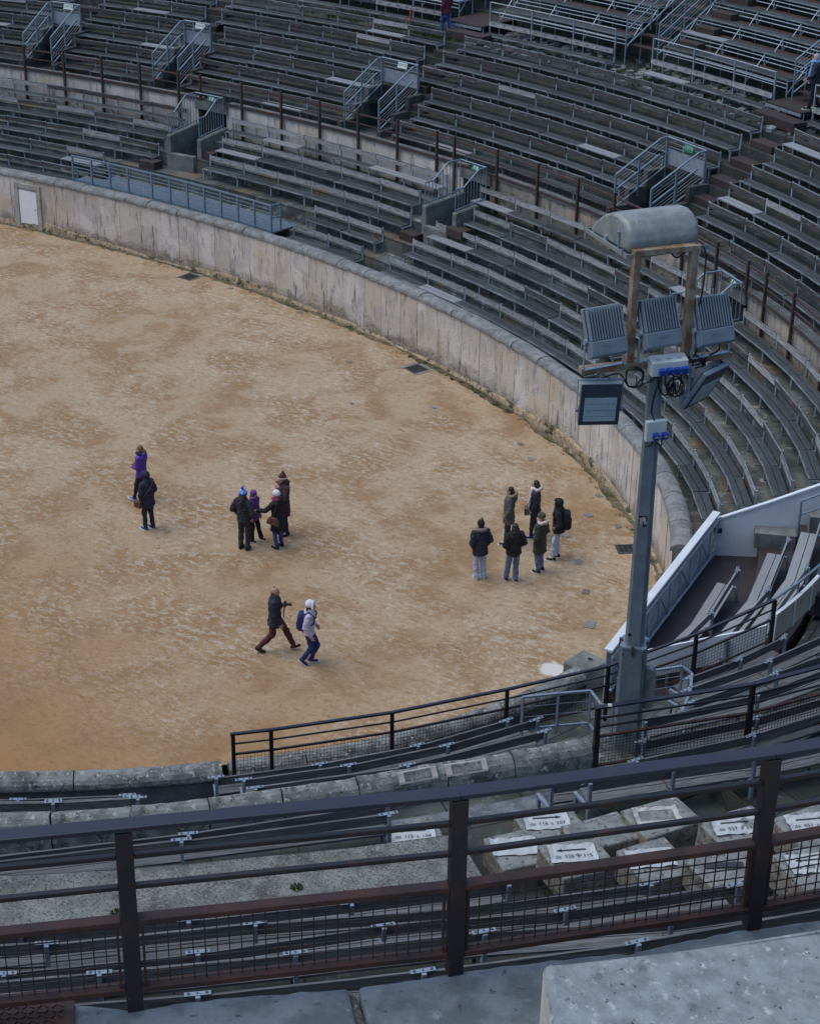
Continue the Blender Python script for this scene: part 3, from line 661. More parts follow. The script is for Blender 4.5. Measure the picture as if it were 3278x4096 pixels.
# ------------------------------------------------------------------ scaffold stands of the upper tier
def scaffold(lo, hi, label, nrow=7, steps=False):
    t = thing('scaffold_stand', P((lo+hi)/2, 11, 7.7), label, 'stand', 'scaffold stands of the upper tier')
    na = max(1, round(arc(lo, hi, 11)/1.95)); an = [lerp(hi, lo, i/na) for i in range(na+1)]
    row = lambda k: (11.45+.8*(k-2), 8.78+.42*(k-2)) if k > 1 else (10.47, 7.98)
    r = random.Random(int(lo))
    for x, y in zip(an, an[1:]):
        d = P(y, 11)-P(x, 11); n = (nrm(x)+nrm(y)).normalized(); L = d.length
        for k in range(1, nrow+1):
            dd, z = row(k); mid = (P(x, dd, z)+P(y, dd, z))/2
            L = (P(x, dd)-P(y, dd)).length
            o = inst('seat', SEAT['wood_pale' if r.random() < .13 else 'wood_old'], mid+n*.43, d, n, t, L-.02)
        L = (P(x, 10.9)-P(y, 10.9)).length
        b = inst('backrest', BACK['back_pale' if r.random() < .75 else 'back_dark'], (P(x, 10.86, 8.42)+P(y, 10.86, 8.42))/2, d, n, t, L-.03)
        for j in range(4):
            seatno[0] += 1; kk = 1/(L-.03); vs, fs = text_mesh(str(850+seatno[0] % 120), .1); mbn = MB()
            mbn.mesh([((j+.5)/4-.5+v[0]*kk, -.021, -.09+v[1]) for v in vs], fs)
            o = bpy.data.objects.new('seat_number', mbn.data('seat_number', 'number_black', fixn=False)); COL.objects.link(o); o.parent = b
    for k in range(2, nrow+1):
        mb = MB(); dd, z = row(k)
        for x, y in zip(an, an[1:]): mb.bar(P(x, dd+.62, z-.03), P(y, dd+.62, z-.03), .42, .03)
        mb.build('footboard', 'board_brown', t)
        mb = MB()
        for x, y in zip(an, an[1:]):
            for dz in (.14, .28): mb.tube(P(x, dd+.03, z-dz), P(y, dd+.03, z-dz), .02, n=5, caps=False)
        mb.build('ledger', 'steel', t)
    for i, x in enumerate(an):
        mb = MB(); pz = 7.6
        for k in range(2, nrow+1):
            dd, z = row(k); mb.tube(P(x, dd+.03, pz+(k-2)*.1), P(x, dd+.03, z), .022, n=5)
            if k > 2: mb.tube(P(x, dd-.77, z-.9), P(x, dd+.03, z-.06), .018, n=4)
            mb.tube(P(x, dd, z-.05), P(x, dd+.8, z-.05), .02, n=4)
        mb.tube(P(x, 10.5, 7.6), P(x, 10.5, 7.95), .022, n=5); mb.tube(P(x, 10.5, 7.93), P(x, 10.95, 7.93), .02, n=5)
        mb.build('trestle', 'steel', t)
        mb = MB(); mb.bar(P(x, 10.93, 7.6), P(x, 10.93, 9.12), .05, .05, up=nrm(x)); mb.build('rail_post', 'steel_bright', t)
    mb = MB()
    for x, y in zip(an, an[1:]):
        for z in (9.1, 8.76): mb.tube(P(x, 10.95, z), P(y, 10.95, z), .024, n=6, caps=False)
    mb.build('guard_rail', 'steel', t)
    if steps:
        for k in range(2, nrow):
            dd, z = row(k); x = hi-1.2
            brown_step(x, dd+.55, z, .95, .42, .22, 'brown step box on the scaffold stand behind the man in blue scarf, %s' % ['first', 'second', 'third', 'fourth', 'fifth', 'sixth'][k-2])
scaffold(73.8, 93, 'grey steel scaffold stand with plank seats, left of the man in maroon jacket', 4)
scaffold(61.5, 70.8, 'grey steel scaffold stand with numbered front rail, right of the man in maroon jacket', 5)
scaffold(49.6, 58.7, 'grey steel scaffold stand with numbered front rail, left of the man in blue scarf', 8, True)
scaffold(34, 46.6, 'grey steel scaffold stand at the right edge, right of the man in blue scarf', 7)
for (hi, lo), nm in zip(((61.3, 58.95), (49.0, 46.7)), ('between two scaffold stands, top of the picture', 'beside the man in blue scarf')):
    t = thing('stair_railing', P((hi+lo)/2, 11.3, 8.3), 'blue-grey scaffold stair with sloping tube handrails, %s' % nm, 'stair', 'stairs of the scaffold stands')
    for x in ((hi, lo) if hi > 50 else (48.95, 45.9)):
        mb = MB()
        for dz in (0, -.5): mb.tube(P(x, 11.35, 9.55+dz), P(x, 16.5, 12.4+dz), .03, n=6)
        mb.tube(P(x, 11.35, 8.45), P(x, 16.5, 11.3), .03, n=6); mb.build('handrail', 'steel_blue', t)
        for d in (11.35, 12.6, 13.9, 15.2): mb = MB(); mb.tube(P(x, d, 8.1 if d < 12 else 8.2+(d-11.35)*.55), P(x, d, 9.55+(d-11.35)*.553), .028, n=6); mb.build('upright', 'steel_blue', t)
        mb = MB()
        for q in range(1, 8):
            if q != 4: mb.tube(P(x, 11.35, 9.55-q*.12), P(x, 16.5, 12.4-q*.12), .006, n=4, caps=False)
        mb.build('wires', 'steel', t)
    for k in range(8):
        mb = MB(); d = 11.7+.55*k; mb.bar(P(hi-.1, d, 8.5+.3*k), P(lo+.1, d, 8.5+.3*k), .3, .04); mb.build('tread', 'board_brown', t)
for hi, lo, nm in ((73.6, 70.95, 'behind the man in maroon jacket'), (49.5, 46.8, 'under the man in blue scarf')):
    t = thing('landing', P((hi+lo)/2, 11, 7.7), 'brown plank landing between scaffold stands, %s' % nm, 'landing', 'plank landings of the upper tier')
    mb = MB(); mb.hexa([P(hi, 10.55, 8.16), P(lo, 10.55, 8.16), P(lo, 12.6, 8.16), P(hi, 12.6, 8.16), P(hi, 10.55, 8.22), P(lo, 10.55, 8.22), P(lo, 12.6, 8.22), P(hi, 12.6, 8.22)])
    mb.build('deck', 'board_brown', t)
    mb = MB()
    for x in (hi, (hi+lo)/2, lo):
        for d in (10.65, 12.4): mb.tube(P(x, d, 7.6), P(x, d, 8.16), .025, n=6)
    mb.build('leg', 'steel', t)
    mb = MB(); mb.bar(P(hi, 10.53, 8.12), P(lo, 10.53, 8.12), .03, .08); mb.build('edge_beam', 'steel', t)
brown_step(71.5, 10.2, 7.72, 1.9, .55, .3, 'long brown wooden step in front of the landing by the man in maroon')
brown_step(47.7, 10.15, 7.72, 2.0, .55, .32, 'long brown wooden step in front of the landing under the man in blue scarf')

# ------------------------------------------------------------------ weeds, moss and rubble
def scatter_grass(name, spots, mname, hgt, seed, label=None):
    r = random.Random(seed); mb = MB()
    for (c, rad, n) in spots:
        for _ in range(n):
            x = rad*sqrt(r.random()); th = r.uniform(0, 2*pi); p = V3(c)+V3((x*cos(th), x*sin(th), -.01)); h = hgt*r.uniform(.5, 1.3); b = r.uniform(0, 2*pi); w = h*.22
            e = V3((cos(b), sin(b), 0)); l = V3((r.uniform(-1, 1), r.uniform(-1, 1), 0))*h*.5
            mb.face([p-e*w, p+e*w, p+l+V3((0, 0, h))])
    tag(mb.build(name, mname, fixn=False), kind='stuff')
r = random.Random(3); sp = []
for _ in range(190):
    a = r.uniform(45, 88); sp.append((P(a, r.uniform(9.7, 12.2), 7.7), r.uniform(.1, .4), 26))
for _ in range(26):
    a = r.uniform(72, 84); sp.append((P(a, r.uniform(9.8, 10.6), 7.7), r.uniform(.2, .5), 70))
scatter_grass('grass', sp, 'grass', .1, 5)
sp = []
for _ in range(120):
    a = r.uniform(20, 100); sp.append((P(a, r.uniform(-.35, -.12), 0), r.uniform(.04, .16), 16))
for _ in range(60):
    a = r.uniform(46, 58); sp.append((P(a, r.uniform(-.32, -.15), 0), r.uniform(.06, .2), 30))
for _ in range(80):
    a = r.uniform(18, 95); k = r.randrange(5); sp.append((P(a, 1.3+.807*k-r.uniform(.02, .3), 1.6+.535*k), r.uniform(.02, .08), 14))
for _ in range(30): sp.append((P(r.uniform(56, 72), r.uniform(4.4, 4.56), r.uniform(4.3, 4.9)), .1, 10))
scatter_grass('moss', sp, 'moss', .05, 8)
mb = MB(); r = random.Random(4)
for _ in range(420):
    a = r.uniform(46, 72); d = r.uniform(9.7, 12.4); p = P(a, d, 7.69+.02*(d-9.6)); s = r.uniform(.04, .16); th = r.uniform(0, pi)
    mb.obox(p, V3((cos(th), sin(th), r.uniform(-.2, .2)))*s, V3((-sin(th), cos(th), 0))*s*.7, V3((0, 0, s*.4)))
tag(mb.build('rubble', 'block_stone', bevel=0, rough=.04), kind='stuff')

# ------------------------------------------------------------------ near tiers: parapet, benches, railings
t = thing('parapet', P(-28, 5.2, 4.2), 'lichened grey parapet of rounded stones crossing below the dark foreground rail', 'parapet')
CP = [(-70, 6.3), (-37.9, 5.3), (-33.5, 5.19), (-28.8, 5.1), (-23.7, 5.1), (-17.7, 5.42)]
r = random.Random(2); a = -52.0; k = 0
JO = [-52, -48, -44.5, -41.5, -38.9, -36.35, -33.85, -31.35, -28.9, -26.3, -23.1, -20.7, -17.75]
for a, b in zip(JO, JO[1:]):
    mb = MB(); rings = []
    dz_ = r.uniform(-.015, .015); dd_ = r.uniform(-.02, .02)
    for i in range(15):
        x = lerp(a+.03, b-.03, i/14); d = interp(x, CP)+dd_; w = .44; h = .32; zb = 4.68+dz_+r.uniform(-.004, .004)
        ring = [P(x, d-w/2, 3.6), P(x, d-w/2, zb)]+[P(x, d-cos(pi*q/8)*w/2, zb+sin(pi*q/8)*h) for q in range(1, 8)]+[P(x, d+w/2, zb), P(x, d+w/2, 3.6)]
        rings.append(ring)
    mb.loft(rings); mb.build('parapet_stone', 'lichen_stone', t, bevel=0, rough=.028)
for a, b in ((-24.9, -23.5), (-23.2, -21.7)):       # two torn stickers on the parapet
    mb = MB(); d0 = interp(a, CP)
    def q_(x, th): return P(x, interp(x, CP)-cos(th)*.227, 4.69+sin(th)*.33)
    for (x0, x1, t0, t1) in ((a, b, 1.75, 1.85), (a, b, 2.5, 2.62), (a, a+.22, 1.85, 2.5), (b-.2, b, 1.85, 2.5)):
        for i in range(4):
            mb.face([q_(lerp(x0, x1, i/4), t0), q_(lerp(x0, x1, (i+1)/4), t0), q_(lerp(x0, x1, (i+1)/4), t1), q_(lerp(x0, x1, i/4), t1)])
    tag(mb.build('sticker_remains', 'tape_white', fixn=False), 'torn white frame of sticker paper on the stone parapet, %s one' % ('left' if a < -24 else 'right'), 'sticker', 'torn stickers on the parapet')
def poly_joints(pts, sec=1.75, first=None):
    """pts: (a, d, z) control points -> evenly spaced joints"""
    fine = []
    for p, q in zip(pts, pts[1:]):
        for i in range(20): fine.append(tuple(lerp(p[k], q[k], i/20) for k in range(3)))
    fine.append(pts[-1]); W = [P(*f) for f in fine]; L = [0]
    for x, y in zip(W, W[1:]): L.append(L[-1]+(y-x).length)
    n = max(1, round(L[-1]/sec)); out = []; outs = []
    for i in range(n+1):
        s = L[-1]*i/n
        k = next((k for k in range(len(L)-1) if L[k+1] >= s-1e-6), len(L)-2); f = (s-L[k])/(L[k+1]-L[k])
        out.append(W[k].lerp(W[k+1], f)); outs.append(nrm(lerp(fine[k][0], fine[k+1][0], f)))
    return out, outs
def near_bench(label, group, pts, sec=1.75, sm='wood_near', bm_='wood_near', pale=0.0, seed=1):
    j, o = poly_joints(pts, sec); return bench_run(label, group, j, o, sm, bm_, near=True, pale=pale, r=random.Random(seed))
LG = 'near plank benches below the parapet'; UG = 'near plank benches behind the foreground railing'
for k, (e0, z) in enumerate(((-34.3, 2.43), (-34.05, 2.96), (-33.75, 3.5))):
    d = 1.224+.808*k
    near_bench('short weathered bench row left of the gap in the arena wall, %s from the sand' % ['first', 'second', 'third'][k], LG, [(-43.2+k*.1, d, z), (e0, d, z)], 1.7, seed=k)
for k, (s0, e0, z, d0, d1) in enumerate(((-30.4, -15.3, 2.6, 1.12, 1.2), (-29.4, -15.0, 3.06, 1.95, 2.05), (-29.2, -16.2, 3.5, 2.87, 3.0))):
    near_bench('weathered bench row between dark railing and parapet, %s from the sand' % ['first', 'second', 'third'][k], LG, [(s0, d0, z), (e0, d1, z)], 2.35, seed=10+k)
RG = 'near plank benches right of the light pole'
near_bench('weathered bench row right of light pole, nearest the white stand', RG, [(-7.9, 3.3, 3.55), (-6.3, 3.47, 3.55), (-1.74, 3.91, 3.55)], 1.8, seed=21)
near_bench('weathered bench row right of light pole, second from the white stand', RG, [(-9.6, 3.86, 3.85), (-5.44, 4.29, 3.85), (-0.6, 4.89, 3.85)], 1.9, seed=22)
near_bench('bench row with pale new seat boards right of the light pole', RG, [(-11, 4.53, 4.15), (-6.41, 4.96, 4.15), (-2.5, 5.55, 4.15)], 1.9, pale=.55, seed=26)
near_bench('weathered bench row right of light pole, fourth from the white stand', RG, [(-14.2, 4.82, 4.45), (-11.24, 5.23, 4.45), (-6.75, 5.69, 4.45), (-4.6, 5.98, 4.45)], 2.0, seed=24)
near_bench('weathered bench row right of light pole, fifth from the white stand', RG, [(-15.6, 5.6, 4.7), (-11.99, 6.09, 4.7), (-7, 6.76, 4.7)], 2.0, seed=25)
near_bench('weathered bench row seen through the mesh beside the light pole foot', RG, [(-16.9, 6.26, 4.9), (-14.49, 6.53, 4.9), (-8.3, 7.2, 4.9)], 2.0, pale=.2, seed=29)
NB = [('bench row just behind the stone parapet, left of the aisle', [(-44, 6.95, 5.2), (-39.01, 6.67, 5.2), (-32.08, 6.33, 5.2), (-25.89, 6.19, 5.2)], 3.0, 31),
      ('second bench row behind the stone parapet, left of the aisle', [(-44, 7.7, 5.62), (-38.72, 7.4, 5.62), (-32.58, 7.04, 5.62), (-26.3, 7.04, 5.62)], 3.0, 32),
      ('bench row just behind the parapet, right of the sign blocks', [(-20.6, 6.6, 5.2), (-15.23, 7.26, 5.2), (-9.5, 8.3, 5.2)], 2.1, 33),
      ('second bench row behind the parapet, right of the sign blocks', [(-20.03, 7.32, 5.62), (-18.56, 7.45, 5.62), (-10, 8.75, 5.62)], 1.6, 34),
      ('bench row behind the gravel walkway, first through the mesh', [(-40, 10.1, 6.34), (-36.0, 9.92, 6.34), (-30.24, 9.85, 6.34), (-24.76, 10.09, 6.34)], 2.6, 35),
      ('second bench row through the mesh, ending before the sign blocks', [(-40, 10.75, 6.79), (-30.87, 10.64, 6.79), (-22.1, 11.27, 6.79)], 2.7, 36),
      ('third bench row through the mesh, ending before the sign blocks', [(-40, 12.0, 7.24), (-34.36, 11.69, 7.24), (-28.43, 11.58, 7.24), (-20.9, 12.23, 7.24)], 2.3, 37),
      ('fourth bench row through the mesh, running to the right edge', [(-38, 12.45, 7.64), (-33.27, 12.33, 7.64), (-27.6, 12.36, 7.64), (-19.6, 13.43, 7.64)], 2.35, 38),
      ('bench row directly under the foreground ledge', [(-36.5, 13.45, 8.09), (-32.78, 13.41, 8.09), (-26.62, 13.56, 8.09), (-20.5, 13.99, 8.09)], 2.5, 39)]
for lab, pts, sec, sd in NB: near_bench('weathered '+lab, UG, pts, sec, seed=sd)
# gravelly walkway surface behind the parapet benches
mb = MB(); prev = None; K = 40
for i in range(K+1):
    a = lerp(-46, -24.35, i/K); k = interp(a, [(-30, 0), (-20, 1)]); o = k*.35; row = []
    for d, z in ((7.14, 5.206), (8.2, 5.206), (8.6, 5.21), (8.63, 5.4), (9.9, 5.506)):
        row.append(P(a, d+o+(k*.27 if d > 8.61 else 0), z+mnoise.noise(P(a, d)*2.1)*.015+.012))
    if prev:
        for q in range(4): mb.face([prev[q], row[q], row[q+1], prev[q+1]])
    prev = row
tag(mb.build('walkway', 'gravel_concrete', org=(0, 0, 0)), kind='structure')
mb = MB(); prev = None
for i in range(K+1):
    a = lerp(-46, -15, i/K); row = [P(a, d+interp(a, [(-30, 0), (-20, 1)])*.3, 4.372+mnoise.noise(P(a, d)*2)*.01) for d in (5.45, 5.9, 6.35)]
    if prev:
        for q in range(2): mb.face([prev[q], row[q], row[q+1], prev[q+1]])
    prev = row
tag(mb.build('lower_walkway', 'slab_stone', org=(0, 0, 0)), kind='structure')
scatter_grass('moss_tufts', [(P(-29.36, 8.03, 5.24), .1, 160), (P(-34.2, 8.2, 5.24), .09, 130), (P(-23.1, 9.5, 5.44), .12, 150), (P(-22.6, 9.9, 5.5), .1, 90)], 'moss', .045, 11)

# stone step blocks with row signs
BL = [(-21.55, 7.62, 5.25, 1.0, .75, 'de 116 à 207', 1, 'reading 116 à 207'), (-20.75, 8.42, 5.5, 1.05, .75, None, 0, ''), (-19.0, 8.62, 5.62, 1.05, .8, '', 0, 'with an empty torn paper frame'), (-17.85, 9.76, 5.95, 1.05, .85, 'de 327 à 388', 1, 'reading 327 à 388'), (-16.7, 10.65, 6.35, 1.1, .85, 'de 451 à 389', 1, 'reading 451 à 389'),
      (-22.95, 8.05, 5.25, .85, .9, '', -1, 'with blank crumpled paper'), (-21.95, 8.97, 5.62, .95, .95, 'de 326 à 315', -1, 'reading 326 à 315'), (-20.5, 9.85, 5.9, .9, .95, '', -1, 'with a white paper hidden behind the rail'), (-19.4, 10.75, 6.2, 1.0, .95, None, 2, 'with a black strip'), (-18.05, 11.7, 6.6, 1.05, 1.0, 'de 566 à 581', -1, 'reading 566 à 581')]
def paper(a, d, z, txt, arrow, label, torn=False, sz=(.74, .44)):
    n = nrm(a); yb = V3((.25, -.376, 0)).normalized(); xb = V3((.846, .533, 0)).normalized()
    tg = V3((-n.y, n.x, 0)); ang_ = .0
    xd = (xb*.75+tg*.35).normalized(); yd = V3((0, 0, 1)).cross(xd); c = P(a, d, z)
    t = thing('row_sign', c, label, 'sign', 'paper row signs on the stone blocks')
    rr = random.Random(int(abs(a)*100)); mb = MB(); nx, ny = 9, 5; g = {}
    for i in range(nx+1):
        for j in range(ny+1):
            x = (i/nx-.5)*sz[0]; y = (j/ny-.5)*sz[1]; e = (i in (0, nx)) or (j in (0, ny))
            if e: x *= rr.uniform(.985, 1.025); y *= rr.uniform(.975, 1.04)
            g[i, j] = c+xd*x+yd*y+V3((0, 0, .006+(rr.uniform(0, .035) if e else .004*rr.random())))
    for i in range(nx):
        for j in range(ny):
            if torn and 1 <= i < nx-1 and 1 <= j < ny-1: continue
            mb.face([g[i, j], g[i+1, j], g[i+1, j+1], g[i, j+1]])
    mb.build('paper', 'paper' if not torn else 'tape_white', t, fixn=False)
    if arrow:
        mb = MB(); y0 = .085; L = .22; z3 = V3((0, 0, .018))
        for quad in ([(-L*.75, -.015), (L, -.015), (L, .015), (-L*.75, .015)], [(-L*.72, -.038), (-L*.72, .038), (-L*1.15, 0)]):
            mb.face([c+z3+xd*(q[0]*(-1 if arrow > 0 else 1))+yd*(q[1]+y0) for q in quad])
        mb.build('arrow', 'ink', t, fixn=False)
    if txt:
        mb = MB(); put_text(mb, txt, .105, c+V3((0, 0, .018))-yd*.075, xd, yd); mb.build('lettering', 'ink', t, fixn=False)
for i, (a, d, z, w, dp, txt, ar, lb) in enumerate(BL):
    n = nrm(a); tg = V3((-n.y, n.x, 0)); h = .52
    mb = MB(); c = P(a, d, z-h/2); ex, ey = tg*w/2, n*dp/2; ez = V3((0, 0, h/2))
    mb.obox(c, ex, ey, ez)
    mb.mi = [0, 0, 1, 1, 1, 1]
    desc = lb or 'bare, without any sign'
    tag(mb.build('stone_block', ['block_stone', 'block_face'], bevel=.03, rough=.03, sub=1), 'rough stone step block %s, %s rank' % (('under the sign '+lb) if txt else desc, 'far' if i < 5 else 'near'), 'stone block', 'stone step blocks in the near aisle')
    sa, sd = a+(-.1), d-.05
    if txt or (txt == '' and ar == -1): paper(sa, sd, z+.004, txt or None, ar if txt else 0, 'paper row sign %s, on %s rank of blocks' % (('with arrow, '+lb) if txt else 'crumpled and blank, beside number %s' % ('326' if i == 5 else 'strip'), 'far' if i < 5 else 'near'))
    elif txt == '': paper(sa, sd, z+.004, None, 0, 'torn paper frame with missing middle on a far stone block', torn=True)
    elif ar == 2:
        mb = MB(); mb.obox(P(sa, sd, z+.012), V3((.8, .6, 0))*.3, V3((.6, -.8, 0))*.06, V3((0, 0, .004))); tag(mb.build('label_strip', 'ink', rough=.008), 'dark strip left on a near stone block', 'strip')
paper(-25.4, 6.82, 4.965, 'de 115 à 104', -1, 'white paper row sign with arrow, reading 115 à 104, at the bench end')
a, d, z = -25.4, 6.82, 4.955; mb = MB(); mb.obox(P(a, d, z-.16), V3((.5, .86, 0))*.5, nrm(a)*.4, V3((0, 0, .16))); tag(mb.build('stone_block', 'block_stone', bevel=.03, rough=.02), 'low stone block under the paper sign reading 115 à 104', 'stone block', 'stone step blocks in the near aisle')
mb = MB(); c = P(-22.4, 8.85, 5.5); mb.face([c, c+V3((.1, .02, -.3)), c+V3((.02, -.1, -.26)), c+V3((-.05, -.08, .06))]); mb.face([c, c+V3((.16, .06, .1)), c+V3((.1, .02, -.3))]); tag(mb.build('green_scrap', 'green_sheet', fixn=False), 'scrap of green plastic hanging off the block signed 326 à 315', 'scrap')

# dark rusty railings with wire mesh
def mesh_railing(name, label, posts, zt, zs, pw, tops, rails, mesh, step, ext=None, cat='railing', wire=.006, over=.0, frames=True, nozero=False):
    """posts: list of base points; zs: heights of the rails above the base line (list of (h, w, thick, material))"""
    t = thing(name, posts[0], label, cat)
    tops_ = tops; up = V3((0, 0, 1)); cut = V3((0, 0, .014))
    for p, q in zip(posts, tops_):
        mb = MB(); dr = (posts[-1]-posts[0]).normalized(); sd = dr.cross(up).normalized()
        mb.obox((p+q-cut)/2, dr*pw/2, sd*pw*.45, V3((0, 0, (q.z-p.z-.014)/2))); mb.build('post', 'rust_dark', t, bevel=.004)
    H = [q.z-p.z for p, q in zip(posts, tops_)]
    for nm, h, w, th, mt in rails:
        mb = MB()
        for i in range(len(posts)-1):
            p, q = posts[i], posts[i+1]; a = V3((p.x, p.y, tops_[i].z-h)); b = V3((q.x, q.y, tops_[i+1].z-h)); d = (b-a).normalized()
            e = pw/2 if nm != 'top_rail' else 0
            mb.bar(a+d*(e if e or i else -pw*.7), b-d*e, w, th)
        mb.build(nm, mt, t, bevel=.003)
    h0, h1 = mesh
    for i in range(len(posts)-1):
        p, q = posts[i], posts[i+1]; mb = MB(); L = (q-p).length; d = V3((q.x-p.x, q.y-p.y, 0)).normalized()
        f = lambda s, h: V3((lerp(p.x, q.x, s), lerp(p.y, q.y, s), lerp(tops_[i].z, tops_[i+1].z, s)-h))
        s0, s1 = (pw/2+.02)/L, 1-(pw/2+.02)/L; n = int(L*(s1-s0)/step)
        for k in range(n+1): s = lerp(s0, s1, k/n); mb.bar(f(s, h0), f(s, h1), wire, wire, up=d)
        m = int((h1-h0)/step)
        for k in range(m+1): h = lerp(h0+.01, h1-.01, k/m); mb.bar(f(s0, h), f(s1, h), wire, wire)
        mb.build('mesh_panel', 'wire', t)
        if frames:
            for s in (s0, s1): mb = MB(); mb.bar(f(s, h0), f(s, h1), .03, .012, up=d); mb.build('panel_frame', 'rust_mid', t)
    return t
FG = [V3((43.358, -28.138, 17.1)), V3((44.509, -27.086, 17.1)), V3((45.608, -25.961, 17.1))]
FG = [FG[0]*2-FG[1]]+FG+[V3((46.65, -24.78, 17.1)), V3((47.63, -23.55, 17.1))]
mesh_railing('railing', 'dark rusty foreground railing with wire mesh panels along the stone ledge', FG, 0, 0, .078, [p+V3((0, 0, 1.06)) for p in FG],
             [('top_rail', -.012, .085, .024, 'rust_sky'), ('bar', .16, .03, .024, 'rust_dark'), ('bar', .335, .03, .024, 'rust_dark'), ('mid_rail', .53, .065, .03, 'rust_mid'), ('bottom_rail', .935, .065, .03, 'rust_mid')], (.545, .92), .056, wire=.0055)
r2t = [(-29.44, .62, 3.22), (-27.62, .62, 3.21), (-21.33, .62, 3.12), (-14.3, .69, 2.95), (-8.56, 1.45, 3.1), (-5.79, 2.81, 4.0), (-2.42, 3.76, 4.55)]
r2b = [1.6, 1.6, 1.6, 1.6, 1.75, 2.95, 3.5]
mesh_railing('railing', 'dark railing behind the near arena wall, climbing right beside the white stand', [P(a, d, z) for (a, d, _), z in zip(r2t, r2b)], 0, 0, .075, [P(*q) for q in r2t],
             [('top_rail', 0, .07, .045, 'rust_sky'), ('bar', .23, .03, .03, 'rust_dark'), ('mid_rail', .47, .045, .04, 'rust_dark'), ('bottom_rail', .98, .04, .03, 'rust_mid')], (.48, .97), .07, wire=.006, frames=False)
r3 = [(-17.7, 5.62), (-12.15, 6.45), (-8.7, 6.93), (-5.2, 7.6)]
mesh_railing('railing', 'dark rusty railing beginning at the parapet end, in front of the light pole foot', [P(a, d, 4.4) for a, d in r3], 0, 0, .085, [P(a, d, 5.74) for a, d in r3],
             [('top_rail', -.01, .1, .035, 'rust_sky'), ('bar', .22, .035, .03, 'rust_dark'), ('bar', .4, .035, .03, 'rust_dark'), ('mid_rail', .6, .06, .035, 'rust_mid'), ('bottom_rail', 1.22, .05, .03, 'rust_mid')], (.61, 1.2), .065, wire=.006)
mb = MB(); q = P(-17.3, 5.68, 5.775); mb.obox(q, V3((.5, .3, 0))*.06, V3((.5, -.86, 0))*.05, V3((0, 0, .002))); tag(mb.build('tape_strip', 'tape_white', fixn=False), 'strip of white tape on the end of the railing by the light pole', 'tape')

# small blue stair rails next to the light pole
def frame_rail(label, pts, h, mid=True):
    t = thing('stair_rail', pts[0], label, 'railing', 'small steel stair rails by the light pole')
    for p in pts:
        mb = MB(); mb.bar(V3(p)-V3((0, 0, h)), p, .045, .045, up=(1, 0, 0)); mb.build('post', 'steel_bright', t)
    for o_, w_, n_ in ((0, .05, 'top_rail'), (.8, .035, 'bottom_rail')):
        mb = MB()
        for a, b in zip(pts, pts[1:]): mb.bar(V3(a)-V3((0, 0, h*o_)), V3(b)-V3((0, 0, h*o_)), w_, .042)
        mb.build(n_, 'steel_bright', t)
    mb = MB()
    for a, b in zip(pts, pts[1:]):
        for f in (.25, .5): mb.tube(V3(a)-V3((0, 0, h*f)), V3(b)-V3((0, 0, h*f)), .006, n=4)
    mb.build('wires', 'steel', t)
frame_rail('small steel stair rail left of the light pole foot', [P(-15.64, 1.92, 3.6), P(-14.0, 2.2, 3.62), P(-12.5, 2.46, 3.6), P(-12.65, 2.85, 3.5), P(-12.9, 3.3, 3.75)], .95)
frame_rail('small steel stair rail right of the light pole foot', [P(-11.4, 2.75, 3.9), P(-9.95, 2.99, 3.92), P(-8.37, 3.28, 3.9), P(-8.23, 3.49, 3.8), P(-9.6, 3.95, 3.85), P(-11.2, 4.4, 3.9)], .9)

# foreground ledge
t = thing('stone_ledge', (44.3, -27.6, 16.6), 'broad blue-grey stone slabs of the foreground ledge below the railing', 'ledge')
E1 = [(42.2, -29.1), (42.6, -28.74), (43.097, -28.276), (43.346, -28.16), (43.441, -28.081), (43.493, -28.012), (43.707, -27.82), (43.955, -27.615), (44.135, -27.465)]
E2 = [(44.165, -27.44), (44.484, -27.122), (44.535, -27.058), (44.684, -26.921), (44.96, -26.658), (45.167, -26.487), (45.386, -26.228), (45.557, -26.021), (45.884, -25.712), (46.9, -24.7), (47.9, -23.5)]
def slab(poly, z0, z1, mname='slab_stone'):
    mb = MB(); mb.prism([(x, y, z0) for x, y in poly], (0, 0, z1-z0)); mb.build('slab', mname, t, bevel=.02)
def jag(E, seed):
    r = random.Random(seed); out = []
    for p, q in zip(E, E[1:]):
        n = max(2, int(math.hypot(q[0]-p[0], q[1]-p[1])/.06))
        for i in range(n): out.append((lerp(p[0], q[0], i/n)+r.uniform(-.008, .008), lerp(p[1], q[1], i/n)+r.uniform(-.008, .008)))
    return out+[E[-1]]
slab(jag(E1, 1)+[(44.32, -27.665), (44.52, -27.93), (45.3, -29.0), (43.8, -30.4)], 16.65, 17.1)
slab(jag(E2, 2)+[(49.6, -25.0), (46.8, -28.2), (45.36, -28.95), (44.56, -27.89), (44.36, -27.63)], 16.65, 17.1)
mb = MB(); mb.prism([(43.8, -30.4, 16.5), (45.35, -29.0, 16.5), (44.35, -27.62, 16.5), (44.16, -27.44, 16.5), (44.1, -27.48, 16.5), (42.3, -29.0, 16.5)], (0, 0, .55)); mb.build('mortar', 'gravel_concrete', t)
mb = MB(); mb.prism([(42.2, -28.97, 17.104), (42.805, -28.48, 17.104), (43.093, -28.272, 17.104), (43.6, -28.86, 17.104), (42.7, -29.6, 17.104)], (0, 0, .02))
tg = V3((.8, .6, 0)); sd = V3((.6, -.8, 0)); pl = tag(mb.build('checker_plate', 'rust_mid'), 'rusty checker plate at the left corner of the stone ledge', 'metal plate')
mb = MB(); r = random.Random(6)
